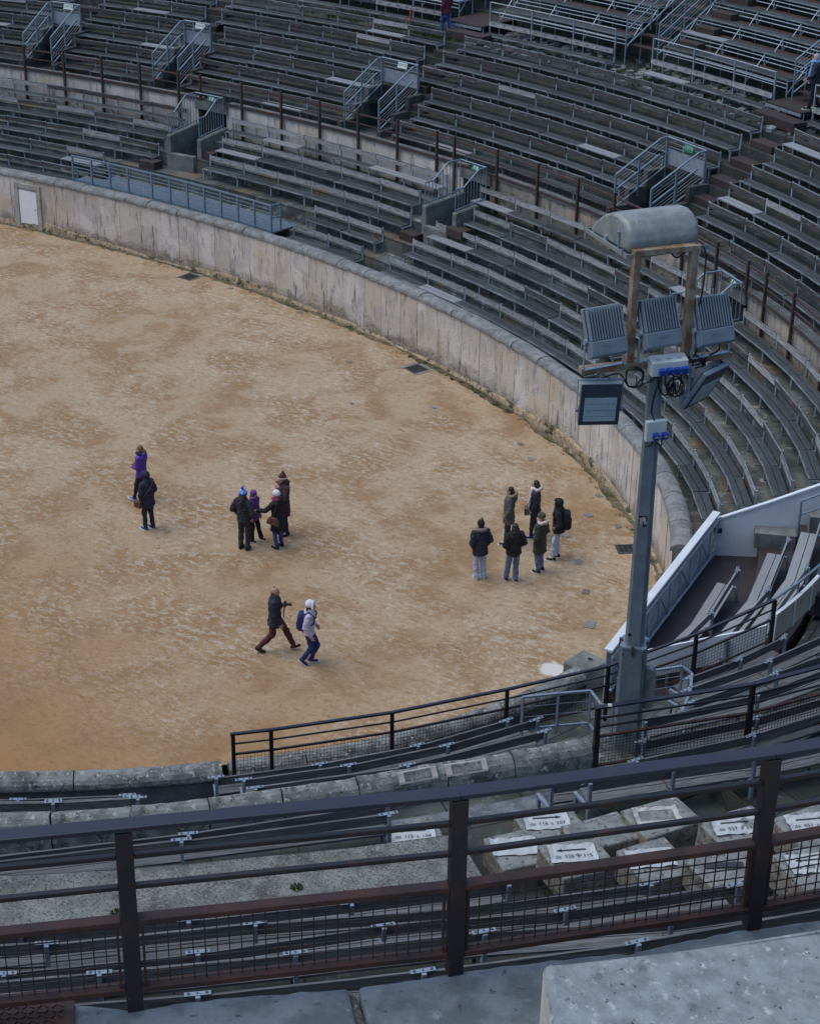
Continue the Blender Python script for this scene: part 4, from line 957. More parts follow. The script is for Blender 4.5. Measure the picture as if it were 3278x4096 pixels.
for i in range(-14, 16):
    for j in range(-10, 14):
        c = V3((42.95, -28.7, 17.128))+V3((.8, .6, 0))*i*.035+V3((.6, -.8, 0))*j*.035
        if c.x > 43.5+(-28.86-c.y)*-.0 or (c.y+28.272)*-.49+43.06 < c.x or c.y > -28.3+(c.x-43.06)*.75-.02: continue
        d = V3((1, .1, 0)) if (i+j) % 2 else V3((.1, 1, 0)); d.normalize(); mb.obox(c, d*.014, d.orthogonal().cross(d).normalized()*.001 if False else V3((-d.y, d.x, 0))*.004, V3((0, 0, .0025)))
mb.build('tread_pattern', 'rust_mid', pl)
mb = MB(); poly = [(45.072, -27.266), (45.089, -27.279), (45.31, -27.594), (45.75, -28.2), (47.6, -28.1), (47.2, -26.6), (46.9, -25.5), (46.177, -26.218), (45.6, -26.79), (45.16, -27.2)]
mb.prism([(x, y, 17.1) for x, y in poly], (0, 0, .45), 0, 1)
tag(mb.build('stone_block', ['big_stone', 'big_face'], bevel=.035, rough=.016), 'big pale weathered stone block in the bottom right foreground', 'stone block')
mb = MB(); mb.prism([(46.229, -27.437, 17.56), (46.385, -27.271, 17.56), (46.6, -27.04, 17.56), (47.0, -27.3, 17.56), (46.5, -27.8, 17.56)], (0, 0, .34))
tag(mb.build('stone_block', 'big_stone', bevel=.03, rough=.012), 'pale stone corner on top of the big block at the bottom right edge', 'stone block')

# ------------------------------------------------------------------ white temporary stand over the arena gate
t = thing('temporary_stand', P(4, 1.5, 0), 'white panelled temporary stand with brown deck over the arena gate, right', 'stand')
PA, PB_ = P(14.05, 1.0, 0), P(-6.85, .92, 0)
pd = (PB_-PA).normalized(); pn = V3((-pd.y, pd.x, 0)); pn = pn if pn.dot(nrm(4)) > 0 else -pn
def on(s, o, z): return PA.lerp(PB_, s)+pn*o+V3((0, 0, z))
mb = MB(); mb.bar(on(0, 0, 2.97), on(1, 0, 2.97), .19, .07); mb.bar(on(0, -.04, 2.3), on(1, -.04, 2.3), .02, 1.3); mb.build('front_parapet', 'white_paint', t, bevel=.01)
mb = MB()
for z, o in ((2.84, .1), (2.02, .12)): mb.tube(on(.0, o, z), on(1, o, z), .035, n=8)
K = 10
for i in range(K):
    s0, s1 = i/K, (i+1)/K; a, b = (2.02, 2.84) if i % 2 else (2.84, 2.02); mb.tube(on(s0, .11, a), on(s1, .11, b), .022, n=6)
    mb.tube(on(s1, .11, 2.0), on(s1, .11, 2.86), .016, n=6)
    mb.ball(on(s1, .12, 2.02), .05, 8, 6)
mb.build('lattice_girder', 'steel', t)
def deck(a0, a1, d0, d1, z, h=.3):
    mb = MB(); rings = []
    for i in range(13):
        x = lerp(a0, a1, i/12)
        q0 = P(x, d0, z) if d0 else None
        if q0 is None:
            q0 = on(max(0, min(1, (14.05-x)/20.9)), .04, z)
        rings.append([q0-V3((0, 0, h)), P(x, d1, z-h), P(x, d1, z), q0])
    mb.loft(rings); return mb
deck(14.4, -6.6, 0, 2.12, 1.8, .1).build('deck', 'deck_brown', t)
deck(14.2, -2.2, 2.08, 3.02, 2.28, .5).build('deck', 'deck_brown', t)
deck(14.2, -.9, 2.98, 3.6, 2.78, .5).build('deck', 'deck_brown', t)
deck(14.4, 4, 3.56, 7.5, 3.28, .5).build('deck', 'deck_brown', t)
mb = MB(); rings = []
FW = [(14.05, 1.02, 1.75, 2.78), (14.3, 2.2, 1.75, 3.27), (14.6, 3.43, 2.3, 3.8), (14.9, 5.2, 2.8, 4.5), (15.1, 7.0, 3.2, 5.2)]
for a, d, z0, z1 in FW:
    q = P(a, d); w = V3((-nrm(a).y, nrm(a).x, 0))*.035; rings.append([q-w+V3((0, 0, z0)), q+w+V3((0, 0, z0)), q+w+V3((0, 0, z1)), q-w+V3((0, 0, z1))])
mb.loft(rings); mb.build('side_wall', 'white_paint', t)
mb = MB()
for (a, d, _, z), (b, e, _, y) in zip(FW, FW[1:]): mb.bar(P(a, d, z+.012), P(b, e, y+.012), .11, .05)
mb.build('wall_cap', 'white_paint', t)
NW = [(-5.7, .97, 3.3, 2.75), (-4.0, 1.62, 3.4, 2.9), (-2.3, 2.33, 3.6, 3.1), (-1.55, 2.9, 3.8, 3.3), (-.9, 3.38, 4.0, 3.5)]
mb = MB(); rings = []
for a, d, z0, z1 in NW:
    q = P(a, d); w = V3((-nrm(a).y, nrm(a).x, 0))*.04; rings.append([q-w+V3((0, 0, z0-1.2)), q+w+V3((0, 0, z0-1.2)), q+w+V3((0, 0, z1)), q-w+V3((0, 0, z1))])
mb.loft(rings); mb.build('side_wall', 'white_paint', t)
mb = MB(); rings = []
for i in range(12):
    a = lerp(-.7, 9, i/11); d = 3.46+.055*(a+.7); z = 3.72; rings.append([P(a, d, z-.62), P(a, d+.05, z-.62), P(a, d+.05, z), P(a, d, z)])
mb.loft(rings); mb.build('back_panel', 'cream_panel', t)
mb = MB()
for i in range(11): mb.bar(P(lerp(-.7, 9, i/11), 3.46+.53*i/11+.03, 3.735), P(lerp(-.7, 9, (i+1)/11), 3.46+.53*(i+1)/11+.03, 3.735), .08, .035)
for i in range(6): a = lerp(-.7, 9, i/5); mb.bar(P(a, 3.53+.53*i/5, 3.1), P(a, 3.53+.53*i/5, 3.72), .05, .03, up=nrm(a))
mb.build('panel_cap', 'white_paint', t)
mb = MB(); hp = [P(-.3, 3.36, 3.98), P(2, 3.56, 4.0), P(4.29, 3.76, 4.0), P(6.5, 3.9, 4.0)]
for a, b in zip(hp, hp[1:]):
    mb.tube(a, b, .03); mb.tube(a-V3((0, 0, .4)), b-V3((0, 0, .4)), .022)
for a in hp: mb.tube(a-V3((0, 0, 1.1)), a, .03)
mb.build('handrail', 'steel_blue', t); mb = MB(); hp = [P(12.6, 2.95, 3.75), P(12.9, 3.5, 3.98), P(13.2, 4.3, 4.3)]
for a, b in zip(hp, hp[1:]): mb.tube(a, b, .03); mb.tube(a-V3((0, 0, .38)), b-V3((0, 0, .38)), .022)
mb.tube(hp[0]-V3((0, 0, .95)), hp[0], .03)
mb.build('handrail', 'steel_blue', t)
mb = MB(); q = P(13.95, 1.12, 2.5); mb.obox(q, nrm(14)*.05, pd*.03, V3((0, 0, .06))); mb.build('socket', 'lamp_dark', t)
for (a, d, z, w, h, lab) in ((13.7, 2.45, 2.25, 1.0, .42, 'mossy concrete block at the foot of the white stand wall, lower one'), (13.5, 3.75, 2.76, 1.1, .5, 'mossy concrete block at the foot of the white stand wall, upper one')):
    mb = MB(); tg = V3((-nrm(a).y, nrm(a).x, 0)); mb.obox(P(a, d, z+h/2), nrm(a)*w/2, tg*.22, V3((0, 0, h/2))); tag(mb.build('concrete_block', 'concrete', bevel=.02, rough=.015), lab, 'concrete block')
for k, (a0, a1, d, z) in enumerate(((8.2, -3.5, 1.62, 2.62), (10.6, -2.0, 2.66, 3.1), (11.4, -.6, 3.38, 3.6))):
    j, o = poly_joints([(a0, d+.06, z), ((a0+a1)/2, d, z), (a1, d, z)], 2.1)
    bench_run('new grey plank bench on the brown deck of the white stand, %s from the parapet' % ['first', 'second', 'third'][k], 'grey benches on the white stand', j, o, 'wood_new', 'wood_new', near=True, pale=0, r=random.Random(k+50))
# stone at the wall end
mb = MB(); q = P(-6.0, .12, 0); tg = V3((-nrm(-6).y, nrm(-6).x, 0)); mb.obox(q+V3((0, 0, 1.1)), tg*.36, nrm(-6)*.34, V3((0, 0, 1.15))); mb.tube(q+V3((.05, .1, 2.18)), q+V3((.05, .1, 2.262)), .09, mi=1)
tag(mb.build('gate_pillar', ['concrete', 'dark_void'], bevel=.03, rough=.03), 'squared grey stone pillar with a socket hole at the near wall end', 'pillar')

# ------------------------------------------------------------------ floodlight mast
BX = V3((36.634, -7.285, 0)); RH = V3((.846, .533, 0)).normalized(); FH = V3((-.533, .846, 0)).normalized(); ZZ = V3((0, 0, 1))
t = thing('light_mast', BX+ZZ*3.6, 'tall tapered galvanised steel light mast with rusty crossbeam, right of centre', 'light mast')
mx = (RH*.97-FH*.24).normalized(); my = ZZ.cross(mx)
def sqring(c, h, ch): return [c+mx*x*h+my*y*h for x, y in ((-1+ch, -1), (1-ch, -1), (1, -1+ch), (1, 1-ch), (1-ch, 1), (-1+ch, 1), (-1, 1-ch), (-1, -1+ch))]
mb = MB(); mb.loft([sqring(BX+ZZ*3.4, .245, .22), sqring(BX+ZZ*6.45, .225, .22), sqring(BX+ZZ*6.47, .235, .22), sqring(BX+ZZ*6.52, .235, .22)])
mb.build('base_section', 'galv_pole', t)
mb = MB(); mb.loft([sqring(BX+ZZ*6.4, .165, .35), sqring(BX+ZZ*11.85, .118, .35)]); mb.build('shaft', 'galv_pole', t)
for sx, s2 in ((-.7, -.24), (.0, -.24), (.7, -.24)):
    mb = MB(); q = BX+ZZ*6.38+mx*sx*.24; mb.tube(q-my*.215, q-my*.25, .022, n=6); mb.build('bolt', 'bolt_steel', t)
mb = MB(); mb.tube(BX+ZZ*4.75-my*.24, BX+ZZ*4.75-my*.3, .04, n=6); mb.build('bolt', 'bolt_steel', t)
mb = MB(); mb.tube(BX+ZZ*6.75-my*.16-mx*.08, BX+ZZ*6.75-my*.17-mx*.08, .035); mb.build('cable_hole', 'dark_void', t)
for c in (mx*.24, -mx*.24, my*-.24): mb = MB(); mb.obox(BX+ZZ*6.5+c, mx*.03, my*.03, ZZ*.07); mb.build('clamp', 'bolt_steel', t)
mb = MB(); c = BX+mx*.3+ZZ*5.75; rg = []
for o in (-.07, .07):
    rg.append([c+my*o+mx*(.13*cos(q))+ZZ*((.13 if sin(q) >= 0 else .13)*sin(q)+(.16 if sin(q) >= 0 else -.42)) for q in [2*pi*k/16 for k in range(16)]])
mb.loft(rg); mb.tube(c-my*.08+ZZ*.12, c-my*.1+ZZ*.12, .045); mb.build('winch_box', 'lamp_shell', t)
mb = MB(); mb.obox(BX+ZZ*9.0-my*.146-mx*.01, mx*.07, my*.002, ZZ*.1, 0); r = random.Random(5)
for _ in range(9): mb.obox(BX+ZZ*(9.0+r.uniform(-.07, .07))-my*.15+mx*r.uniform(-.06, .04), mx*r.uniform(.01, .03), my*.0015, ZZ*r.uniform(.008, .03), 1)
mb.build('sticker', ['ink', 'tape_white'], t)
be = 17*pi/180; bx = RH*cos(be)+FH*sin(be); by = ZZ.cross(bx); bx = bx.normalized()   # beam direction, by points away from the camera
T0 = BX+ZZ*11.87
mb = MB()
for o in (-.16, .16):
    pass
mb.bar(T0-bx*1.36-by*.02, T0+bx*1.32-by*.02, .15, .11); mb.build('crossbeam', 'rust_pale', t, bevel=.008)
mb = MB(); mb.bar(T0-bx*.06-ZZ*.12-by*.05, T0-bx*.06+ZZ*.02-by*.05, .3, .26, up=bx); mb.build('mast_head', 'rust_pale', t)
fr0, fr1 = -.5, .5
mb = MB()
for o in (fr0, fr1): mb.bar(T0+bx*o+ZZ*.06, T0+bx*o+ZZ*1.94, .15, .12, up=bx)
mb.bar(T0+bx*(fr0-.06)+ZZ*1.92, T0+bx*(fr1+.1)+ZZ*1.92, .15, .1); mb.build('lamp_frame', 'rust_pale', t, bevel=.008)
def flood(c, tilt, yaw, label, size=(.68, .82), seed=0):
    """square floodlight; local x across, z up the housing, y = direction of the beam of light"""
    lt = thing('floodlight', c, label, 'floodlight', 'square grey floodlights on the mast')
    x = (bx*cos(yaw)+by*sin(yaw)).normalized(); y0 = ZZ.cross(x); y = (y0*cos(tilt)+ZZ*sin(tilt)).normalized(); z = x.cross(y)
    w, h = size; q = lambda a, b, d: c+x*a+y*b+z*d
    mb = MB(); mb.obox(q(0, .05, 0), x*w/2, y*.045, z*h/2); mb.build('housing', 'lamp_grey', lt, bevel=.02)
    mb = MB(); mb.obox(q(0, .1, -.0), x*w*.49, y*.008, z*h*.49); mb.build('front_frame', 'lamp_dark', lt, bevel=.006)
    mb = MB(); mb.obox(q(0, .112, -.09), x*w*.39, y*.004, z*h*.28)
    mb.build('glass', 'lamp_glass', lt)
    mb = MB()
    for i in range(3):
        for j in range(6): mb.obox(q((j/5-.5)*w*.62, .1165, -.1+(i-1)*h*.15), x*w*.045, y*.001, z*.006)
    mb.bar(q(-w*.36, .1175, -.1), q(w*.36, .1175, -.1), .004, .012); mb.build('led_rows', 'lamp_grey', lt)
    mb = MB(); n = 13
    mb.obox(q(0, 0, h*.17), x*w*.48, y*.008, z*h*.31)
    mb.build('fin_bed', 'lamp_fin', lt)
    mb = MB()
    for k in range(n):
        s = (k/(n-1)-.5)*w*.9; mb.obox(q(s, -.045, h*.17), x*.008, y*.045, z*h*.31)
    mb.build('cooling_fins', 'lamp_grey', lt)
    mb = MB(); mb.hexa([q(-w*.49, 0, -h*.5), q(w*.49, 0, -h*.5), q(w*.49, -.06, -h*.46), q(-w*.49, -.06, -h*.46), q(-w*.49, 0, -h*.16), q(w*.49, 0, -h*.16), q(w*.49, -.1, -h*.17), q(-w*.49, -.1, -h*.17)]); 
    mb.build('driver_box', 'lamp_grey', lt, bevel=.012)
    mb = MB(); put_text(mb, 'PHILIPS', .075, q(0, -.087, -h*.29), x, z*.96-y*.12); mb.build('lettering', 'lamp_shell', lt, fixn=False)
    return lt, q, x, y, z
def bracket(lt, q, w, drop, x, ups=1):
    mb = MB(); a, b = q(-w/2-.03, .04, -.12), q(w/2+.03, .04, -.12)
    for s in (a, b):
        mb.tube(s-x*.02, s+x*.02, .05, n=10); mb.bar(s, s+ZZ*drop, .05, .012, up=x)
    mb.bar(a+ZZ*drop, b+ZZ*drop, .07, .012); mb.build('bracket', 'steel_bright', lt)
def spot(u, v, off=-.1):     # position along the beam (m) and above it, in front (towards the camera side) when off < 0
    return T0+bx*u+ZZ*v+by*off
for u_, v_, lab in ((-1.0, .67, 'leftmost grey finned floodlight on the crossbeam, back to the viewer'), (-.05, .72, 'middle grey finned floodlight on the crossbeam, between the rusty frame posts'), (.9, .67, 'rightmost grey finned floodlight on the crossbeam, back to the viewer')):
    lt, q, x, y, z = flood(spot(u_, v_), -.42, .16, lab); bracket(lt, q, .68, -.48, x)
lt, q, x, y, z = flood(spot(-1.02, -.55, -.1), -.2, pi-.22, 'dark floodlight hanging under the left beam end, glass facing the viewer'); bracket(lt, q, .68, .52, x)
lt, q, x, y, z = flood(spot(.84, -.46, -.05), -.5, pi+.55, 'dark floodlight hanging under the right beam end, glass turned sideways to the right'); bracket(lt, q, .68, .5, x)
# big drum floodlight on top of the frame
b2 = 22*pi/180; dx = RH*cos(b2)+FH*sin(b2); dy = ZZ.cross(dx)
dc = T0+ZZ*1.86+bx*.03+dy*.22
lt = thing('floodlight', dc, 'large old dome-shaped floodlight with half-drum shell on top of the mast', 'floodlight')
PR = [(-.12, .02), (-.16, .2), (-.1, .4), (.05, .54), (.26, .6), (.5, .57), (.78, .44), (1.02, .25), (1.2, .06), (1.24, -.02)]
PR2 = []
for i in range(len(PR)-1):      # rounder profile
    for k in range(3): PR2.append((lerp(PR[i][0], PR[i+1][0], k/3), lerp(PR[i][1], PR[i+1][1], k/3)))
PR2.append(PR[-1])
def dprof(s, f): return [dc+dx*s*.88+dy*(.5+(p[0]-.5)*f)+ZZ*((.25+(p[1]-.25)*f)*.9+.02) for p in PR2]
mb = MB(); mb.loft([dprof(-.74, .8), dprof(-.72, .93), dprof(-.66, .985), dprof(-.58, 1), dprof(.56, 1), dprof(.64, .985), dprof(.7, .93), dprof(.72, .8)]); mb.build('shell', 'lamp_shell', lt, smooth=False)
sh = lt.children[0]
for p in sh.data.polygons: p.use_smooth = len(p.vertices) == 4
mb = MB()
for y0 in (-.17, 1.27): mb.bar(dc+dx*-.69+dy*y0, dc+dx*.78+dy*y0, .02, .08)
for s in (-.69, .77): mb.bar(dc+dx*s-dy*.17, dc+dx*s+dy*1.27, .02, .08)
mb.build('rim', 'lamp_shell', lt, bevel=.006)
mb = MB(); mb.obox(dc+dx*.02+dy*.55-ZZ*.03, dx*.68, dy*.68, ZZ*.01); mb.build('glass', 'lamp_glass', lt)
mb = MB(); mb.obox(dc-dx*.7+dy*.0+ZZ*.02, dx*.012, dy*.03, ZZ*.05); mb.obox(dc-dx*.665+dy*.62+ZZ*.05, dx*.02, dy*.05, ZZ*.06); mb.tube(dc-dx*.65+dy*.18+ZZ*.3, dc-dx*.72+dy*.18+ZZ*.3, .02); mb.bar(dc-dx*.665+dy*.18+ZZ*.0, dc-dx*.665+dy*.18+ZZ*.32, .02, .03, up=dx); mb.build('latch', 'steel_bright', lt)
mb = MB(); mb.obox(dc+dx*.16-dy*.2+ZZ*.03, dx*.15, dy*.01, ZZ*.05); mb.build('name_plate', 'lamp_grey', lt, bevel=.004)
# socket boxes
def sockbox(c, w, h, dp, n, label, slope=.0):
    bt = thing('socket_box', c, label, 'socket box')
    yv = (by*1.0).normalized(); f = -yv
    mb = MB(); mb.hexa([c-bx*w/2-ZZ*h/2, c+bx*w/2-ZZ*h/2, c+bx*w/2-ZZ*h/2+f*dp, c-bx*w/2-ZZ*h/2+f*dp, c-bx*w/2+ZZ*h/2, c+bx*w/2+ZZ*h/2, c+bx*w/2+ZZ*(h/2-slope)+f*dp, c-bx*w/2+ZZ*(h/2-slope)+f*dp])
    mb.build('case', 'box_white', bt, bevel=.012)
    for k in range(n):
        s = (k-(n-1)/2)*(.135 if n > 2 else .16)+(.05 if n > 2 else .06)
        mb = MB(); mb.obox(c+bx*s-ZZ*h*.22+f*(dp+.035), bx*.05, ZZ*.055+f*.012, f*.035-ZZ*.01); mb.build('socket', 'socket_blue', bt, bevel=.008)
        if n == 2:
            mb = MB(); mb.obox(c+bx*s-ZZ*h*.2+f*(dp+.074), bx*.028, ZZ*.022, f*.002); mb.build('label_patch', 'paper', bt)
    if n > 2:
        for k in range(3):
            mb = MB(); p = c+bx*(k-1)*.18+ZZ*h*.5-ZZ*slope*.5+f*dp*.5; mb.tube(p-ZZ*.01, p+ZZ*.006, .045, n=14); mb.build('knockout', 'paper', bt)
    return bt
sockbox(T0-by*.12+bx*.1+ZZ*.02, .64, .3, .2, 4, 'white socket box with four blue sockets mounted on the rusty crossbeam', .06)
sockbox(BX+ZZ*10.72-my*.13+mx*.06, .36, .36, .1, 2, 'small white socket box with two blue plugs on the mast shaft')
# cables
def cable(label, paths, rad=.014):
    mb = MB()
    for pts in paths:
        fine = []; n = len(pts)
        for i in range(n-1):
            p0, p1, p2, p3 = [V3(pts[max(0, min(n-1, i+k))]) for k in (-1, 0, 1, 2)]
            for k in range(6):
                s = k/6; fine.append(.5*((2*p1)+(p2-p0)*s+(2*p0-5*p1+4*p2-p3)*s*s+(3*p1-p0-3*p2+p3)*s**3))
        fine.append(V3(pts[-1])); mb.path(fine, rad, 5)
    tag(mb.build('cable', 'cable_black', smooth=True), label, 'cable')
def loop(c, r0, n, seed):
    r = random.Random(seed); out = []
    for k in range(n*8+1):
        q = k*pi/4; rr = r0*(1+r.uniform(-.18, .18)); out.append(c+bx*cos(q)*rr+ZZ*sin(q)*rr*1.1+by*r.uniform(-.05, .05))
    return out
F_ = -by
cable('black cable running down the right frame post from the dome floodlight into coils', [[T0+bx*.52+ZZ*1.98, T0+bx*.68+ZZ*1.85+F_*.05, T0+bx*.68+ZZ*1.3+F_*.08, T0+bx*.62+ZZ*.75+F_*.1, T0+bx*.66+ZZ*.25+F_*.1, T0+bx*.6+F_*.12-ZZ*.1]+loop(T0+bx*.62-ZZ*.12+F_*.14, .17, 3, 2), [T0+bx*.1+ZZ*1.86, T0+bx*.2+ZZ*1.78+F_*.03, T0+bx*.4+ZZ*1.88]])
cable('loose black cable coil hanging under the crossbeam left of the mast', [loop(T0-bx*.42-ZZ*.2+F_*.1, .15, 3, 4), [T0-bx*1.0-ZZ*.2, T0-bx*.7-ZZ*.1+F_*.1, T0-bx*.5-ZZ*.35+F_*.1, T0-bx*.2-ZZ*.3+F_*.12, T0+bx*.1-ZZ*.1+F_*.16]])
cable('tangle of black cables hanging from the four blue sockets', [[T0+bx*(s)-ZZ*.14+F_*.2, T0+bx*(s+.02)-ZZ*.35+F_*.2, T0+bx*(.15+s*.5)-ZZ*.55+F_*.17, T0+bx*(.25+.1*s)-ZZ*.35+F_*.14] for s in (-.05, .08, .22, .35)]+[loop(T0+bx*.3-ZZ*.42+F_*.15, .15, 2, 9)])
cable('black cable pair running down the mast to the small socket box', [[T0+bx*.02-ZZ*.25+F_*.18, BX+ZZ*11.4-my*.14+mx*.03, BX+ZZ*11.05-my*.15-mx*.01, BX+ZZ*10.9-my*.2+mx*.06], [BX+ZZ*10.6-my*.22+mx*.05, BX+ZZ*10.45-my*.2+mx*.04, BX+ZZ*10.4-my*.16-mx*.06], [BX+ZZ*10.6-my*.22+mx*.2, BX+ZZ*10.46-my*.2+mx*.2, BX+ZZ*10.5-my*.15+mx*.1]], .012)
cable('black cable from right hanging floodlight looping back to the beam', [[T0+bx*1.1-ZZ*.05+F_*.1, T0+bx*1.2-ZZ*.22+F_*.1, T0+bx*1.0-ZZ*.32+F_*.14, T0+bx*.72-ZZ*.3+F_*.14], [T0+bx*1.0+ZZ*.35+F_*.1, T0+bx*1.05+ZZ*.15+F_*.12, T0+bx*.85+ZZ*.05+F_*.12, T0+bx*.8-ZZ*.1+F_*.12]])
mb = MB()
for (s, z0, z1) in ((-.3, .1, -.35), (.75, .15, -.25), (.54, 1.95, 1.2)):
    for k in range(9):
        p = T0+bx*(s+.012*(k % 2))+ZZ*lerp(z0, z1, k/9)+F_*.1; mb.obox(p, bx*(.012 if k % 2 else .004), by*(.004 if k % 2 else .012), ZZ*.03)
tag(mb.build('safety_chain', 'steel'), 'steel safety chains hanging along the rusty lamp frame', 'chain')

# ------------------------------------------------------------------ drains and small grey plates in the sand
def xy(a, d): return P(a, d, 0)
for a, d, w, yw, fw, lab in ((55.9, -.75, .52, .0, .14, 'black drain grate with pale stone surround near the middle of the wall'), (78.45, -.65, .5, 0, .06, 'dark drain grate on the far left sand by the wall'), (23.9, -.72, .44, 0, .02, 'dark drain grate beside the light mast, partly hidden by it')):
    n = nrm(a); tg = V3((-n.y, n.x, 0)); c = xy(a, d); t = thing('drain_grate', c, lab, 'drain')
    mb = MB(); mb.obox(c+V3((0, 0, .008)), tg*w/2, n*w/2, V3((0, 0, .006))); mb.build('pit', 'dark_void', t)
    mb = MB()
    for s in (-1, 1): mb.obox(c+tg*s*w/2+V3((0, 0, .014)), tg*.03, n*(w/2+.03), V3((0, 0, .012))); mb.obox(c+n*s*w/2+V3((0, 0, .013)), tg*w/2, n*.03, V3((0, 0, .012)))
    for k in range(1, 6): mb.obox(c+tg*(k/6-.5)*w+V3((0, 0, .016)), tg*.014, n*w/2, V3((0, 0, .008)))
    for k in range(1, 3): mb.obox(c+n*(k/3-.5)*w+V3((0, 0, .0165)), tg*w/2, n*.012, V3((0, 0, .006)))
    mb.build('grate', 'iron_grate', t)
    if fw > .05:
        mb = MB()
        for s, o in ((-1, .02), (1, 0)):
            mb.obox(c+tg*s*(w/2+.04+fw/2)+V3((0, 0, .006)), tg*fw/2, n*(w/2+.1), V3((0, 0, .008)))
        mb.obox(c+n*(w/2+.05+fw/2)+V3((0, 0, .005)), tg*(w/2), n*fw/2, V3((0, 0, .008))); mb.build('stone_surround', 'coping_stone', t, rough=.02)
TL = [(59.44, -2.18, .1), (49.87, -2.1, .11), (39.34, -1.37, .12), (32.41, -.5, .12), (29.6, -1.21, .14), (27.5, -.6, .12), (26.67, -2.16, .13), (21.95, -2.12, .13), (16.8, -2.06, .13), (11.1, -1.86, .2), (41.85, -1.15, .11), (53.45, -4.14, .07), (68.4, -.45, .11), (74.9, -.5, .11)]
r = random.Random(12)
for a, d, s in TL:
    n = nrm(a); tg = V3((-n.y, n.x, 0)); th = r.uniform(-.3, .3); c = xy(a, d); e1 = tg*cos(th)+n*sin(th); e2 = n*cos(th)-tg*sin(th)
    mb = MB(); mb.obox(c+V3((0, 0, .008)), e1*s*.88, e2*s*.7, V3((0, 0, .012)))
    tag(mb.build('ground_plate', 'tile_grey', bevel=.004), 'small square grey plate set in the sand along the curving arena wall', 'plate', 'small grey plates in the sand')
mb = MB(); q = P(76.1, 9.55, 7.72)
for a, z in ((76.15, 7.9), (77.9, 7.45)):
    mb = MB(); q = P(a, 10.4 if z > 7.8 else 9.55, z); mb.tube(q, q+V3((.03, 0, .55)), .03); tag(mb.build('marker_post', newmat('red_paint')[0] if 'red_paint' not in M else 'red_paint'), 'small red marker stick, %s' % ('upper one near the weedy walkway' if z > 7.8 else 'lower one at the top bench row'), 'marker')
M['red_paint'].node_tree.nodes['Principled BSDF'].inputs['Base Color'].default_value = (.6, .06, .05, 1)

# ------------------------------------------------------------------ people
for n_, c_ in (('skin', (.52, .3, .22)), ('skin_pink', (.58, .3, .25))): mat(n_, c_, tuple(x*.9 for x in c_), 8, .55)
def cloth(name, c, c2=None, spots=(), rough=.85, sc=14): mat(name, c, c2 or tuple(x*.72 for x in c), sc, rough, 0, .25, 30, spots=spots)
cloth('cl_purple', (.13, .045, .38)); cloth('cl_navy', (.022, .026, .045)); cloth('cl_jean_dark', (.02, .03, .055)); cloth('cl_black', (.012, .013, .018)); cloth('cl_greyblack', (.028, .03, .042))
cloth('cl_charcoal', (.035, .034, .045)); cloth('cl_jean_light', (.4, .5, .64), (.3, .39, .52)); cloth('cl_jean_mid', (.13, .18, .28), (.09, .125, .2)); cloth('cl_jean_blue', (.045, .075, .24))
cloth('cl_greygreen', (.1, .105, .095)); cloth('cl_olive', (.036, .045, .035)); cloth('cl_plum', (.05, .022, .038)); cloth('cl_burgundy', (.1, .022, .03)); cloth('cl_lilac', (.58, .53, .66), (.48, .44, .56)); cloth('cl_white', (.7, .72, .76), (.6, .62, .66))
cloth('cl_bluebag', (.02, .03, .14)); cloth('cl_blue', (.03, .09, .5)); cloth('cl_shoeblue', (.02, .055, .16)); cloth('cl_ltblue', (.2, .38, .68)); cloth('cl_maroon', (.11, .022, .05)); cloth('cl_teal', (.02, .1, .08)); cloth('cl_magenta', (.3, .02, .12)); cloth('cl_pinkwhite', (.62, .5, .52), (.68, .68, .7), sc=9)
cloth('fur_grey', (.25, .21, .22), (.13, .1, .12), sc=30); cloth('fur_tan', (.27, .22, .14), (.15, .11, .07), sc=30); cloth('fur_cream', (.6, .55, .45), (.42, .38, .3), sc=25); cloth('cl_camo', (.13, .11, .06), (.05, .05, .03), [((.02, .02, .018), 18, .55, .6)], sc=12)
cloth('cl_print', (.1, .045, .24), (.3, .05, .07), [((.06, .06, .35), 25, .5, .54)], sc=16); cloth('cl_hatblue', (.35, .55, .75), (.03, .1, .5), sc=14)
mat('hair_dark', (.018, .012, .01), (.035, .025, .02), 12, .55, 0, .4, 40, stretch=(4, 4, 1)); mat('hair_brown', (.09, .055, .03), (.05, .03, .018), 12, .55, 0, .4, 40, stretch=(4, 4, 1)); mat('hair_blond', (.24, .16, .075), (.11, .065, .03), 14, .55, 0, .4, 40, stretch=(4, 4, 1)); mat('hair_grey', (.42, .4, .4), (.25, .24, .25), 14, .6, 0, .4, 40)
mat('leather_brown', (.12, .05, .035), (.08, .035, .025), 6, .45); mat('leather_tan', (.13, .1, .07), (.1, .075, .05), 6, .55); mat('sole_white', (.7, .7, .68), rough=.6); mat('black_plastic', (.015, .016, .018), rough=.35); mat('lamp_lens', (.75, .8, .85), rough=.2)
def cap_(mb, p0, p1, r0, r1, n=10):
    p0, p1 = V3(p0), V3(p1); mb.ball(p0, r0, n, 6); mb.ball(p1, r1, n, 6)
    if (p1-p0).length > 1e-4: mb.tube(p0, p1, r0, r1, n)
def rings(mb, L, n=14):
    mb.loft([[(cx+rx*cos(2*pi*k/n), cy+ry*sin(2*pi*k/n), z) for k in range(n)] for (z, rx, ry, cx, cy) in L])
FOLD = bpy.data.textures.new('folds', 'CLOUDS'); FOLD.noise_scale = .09; FOLD.noise_depth = 1
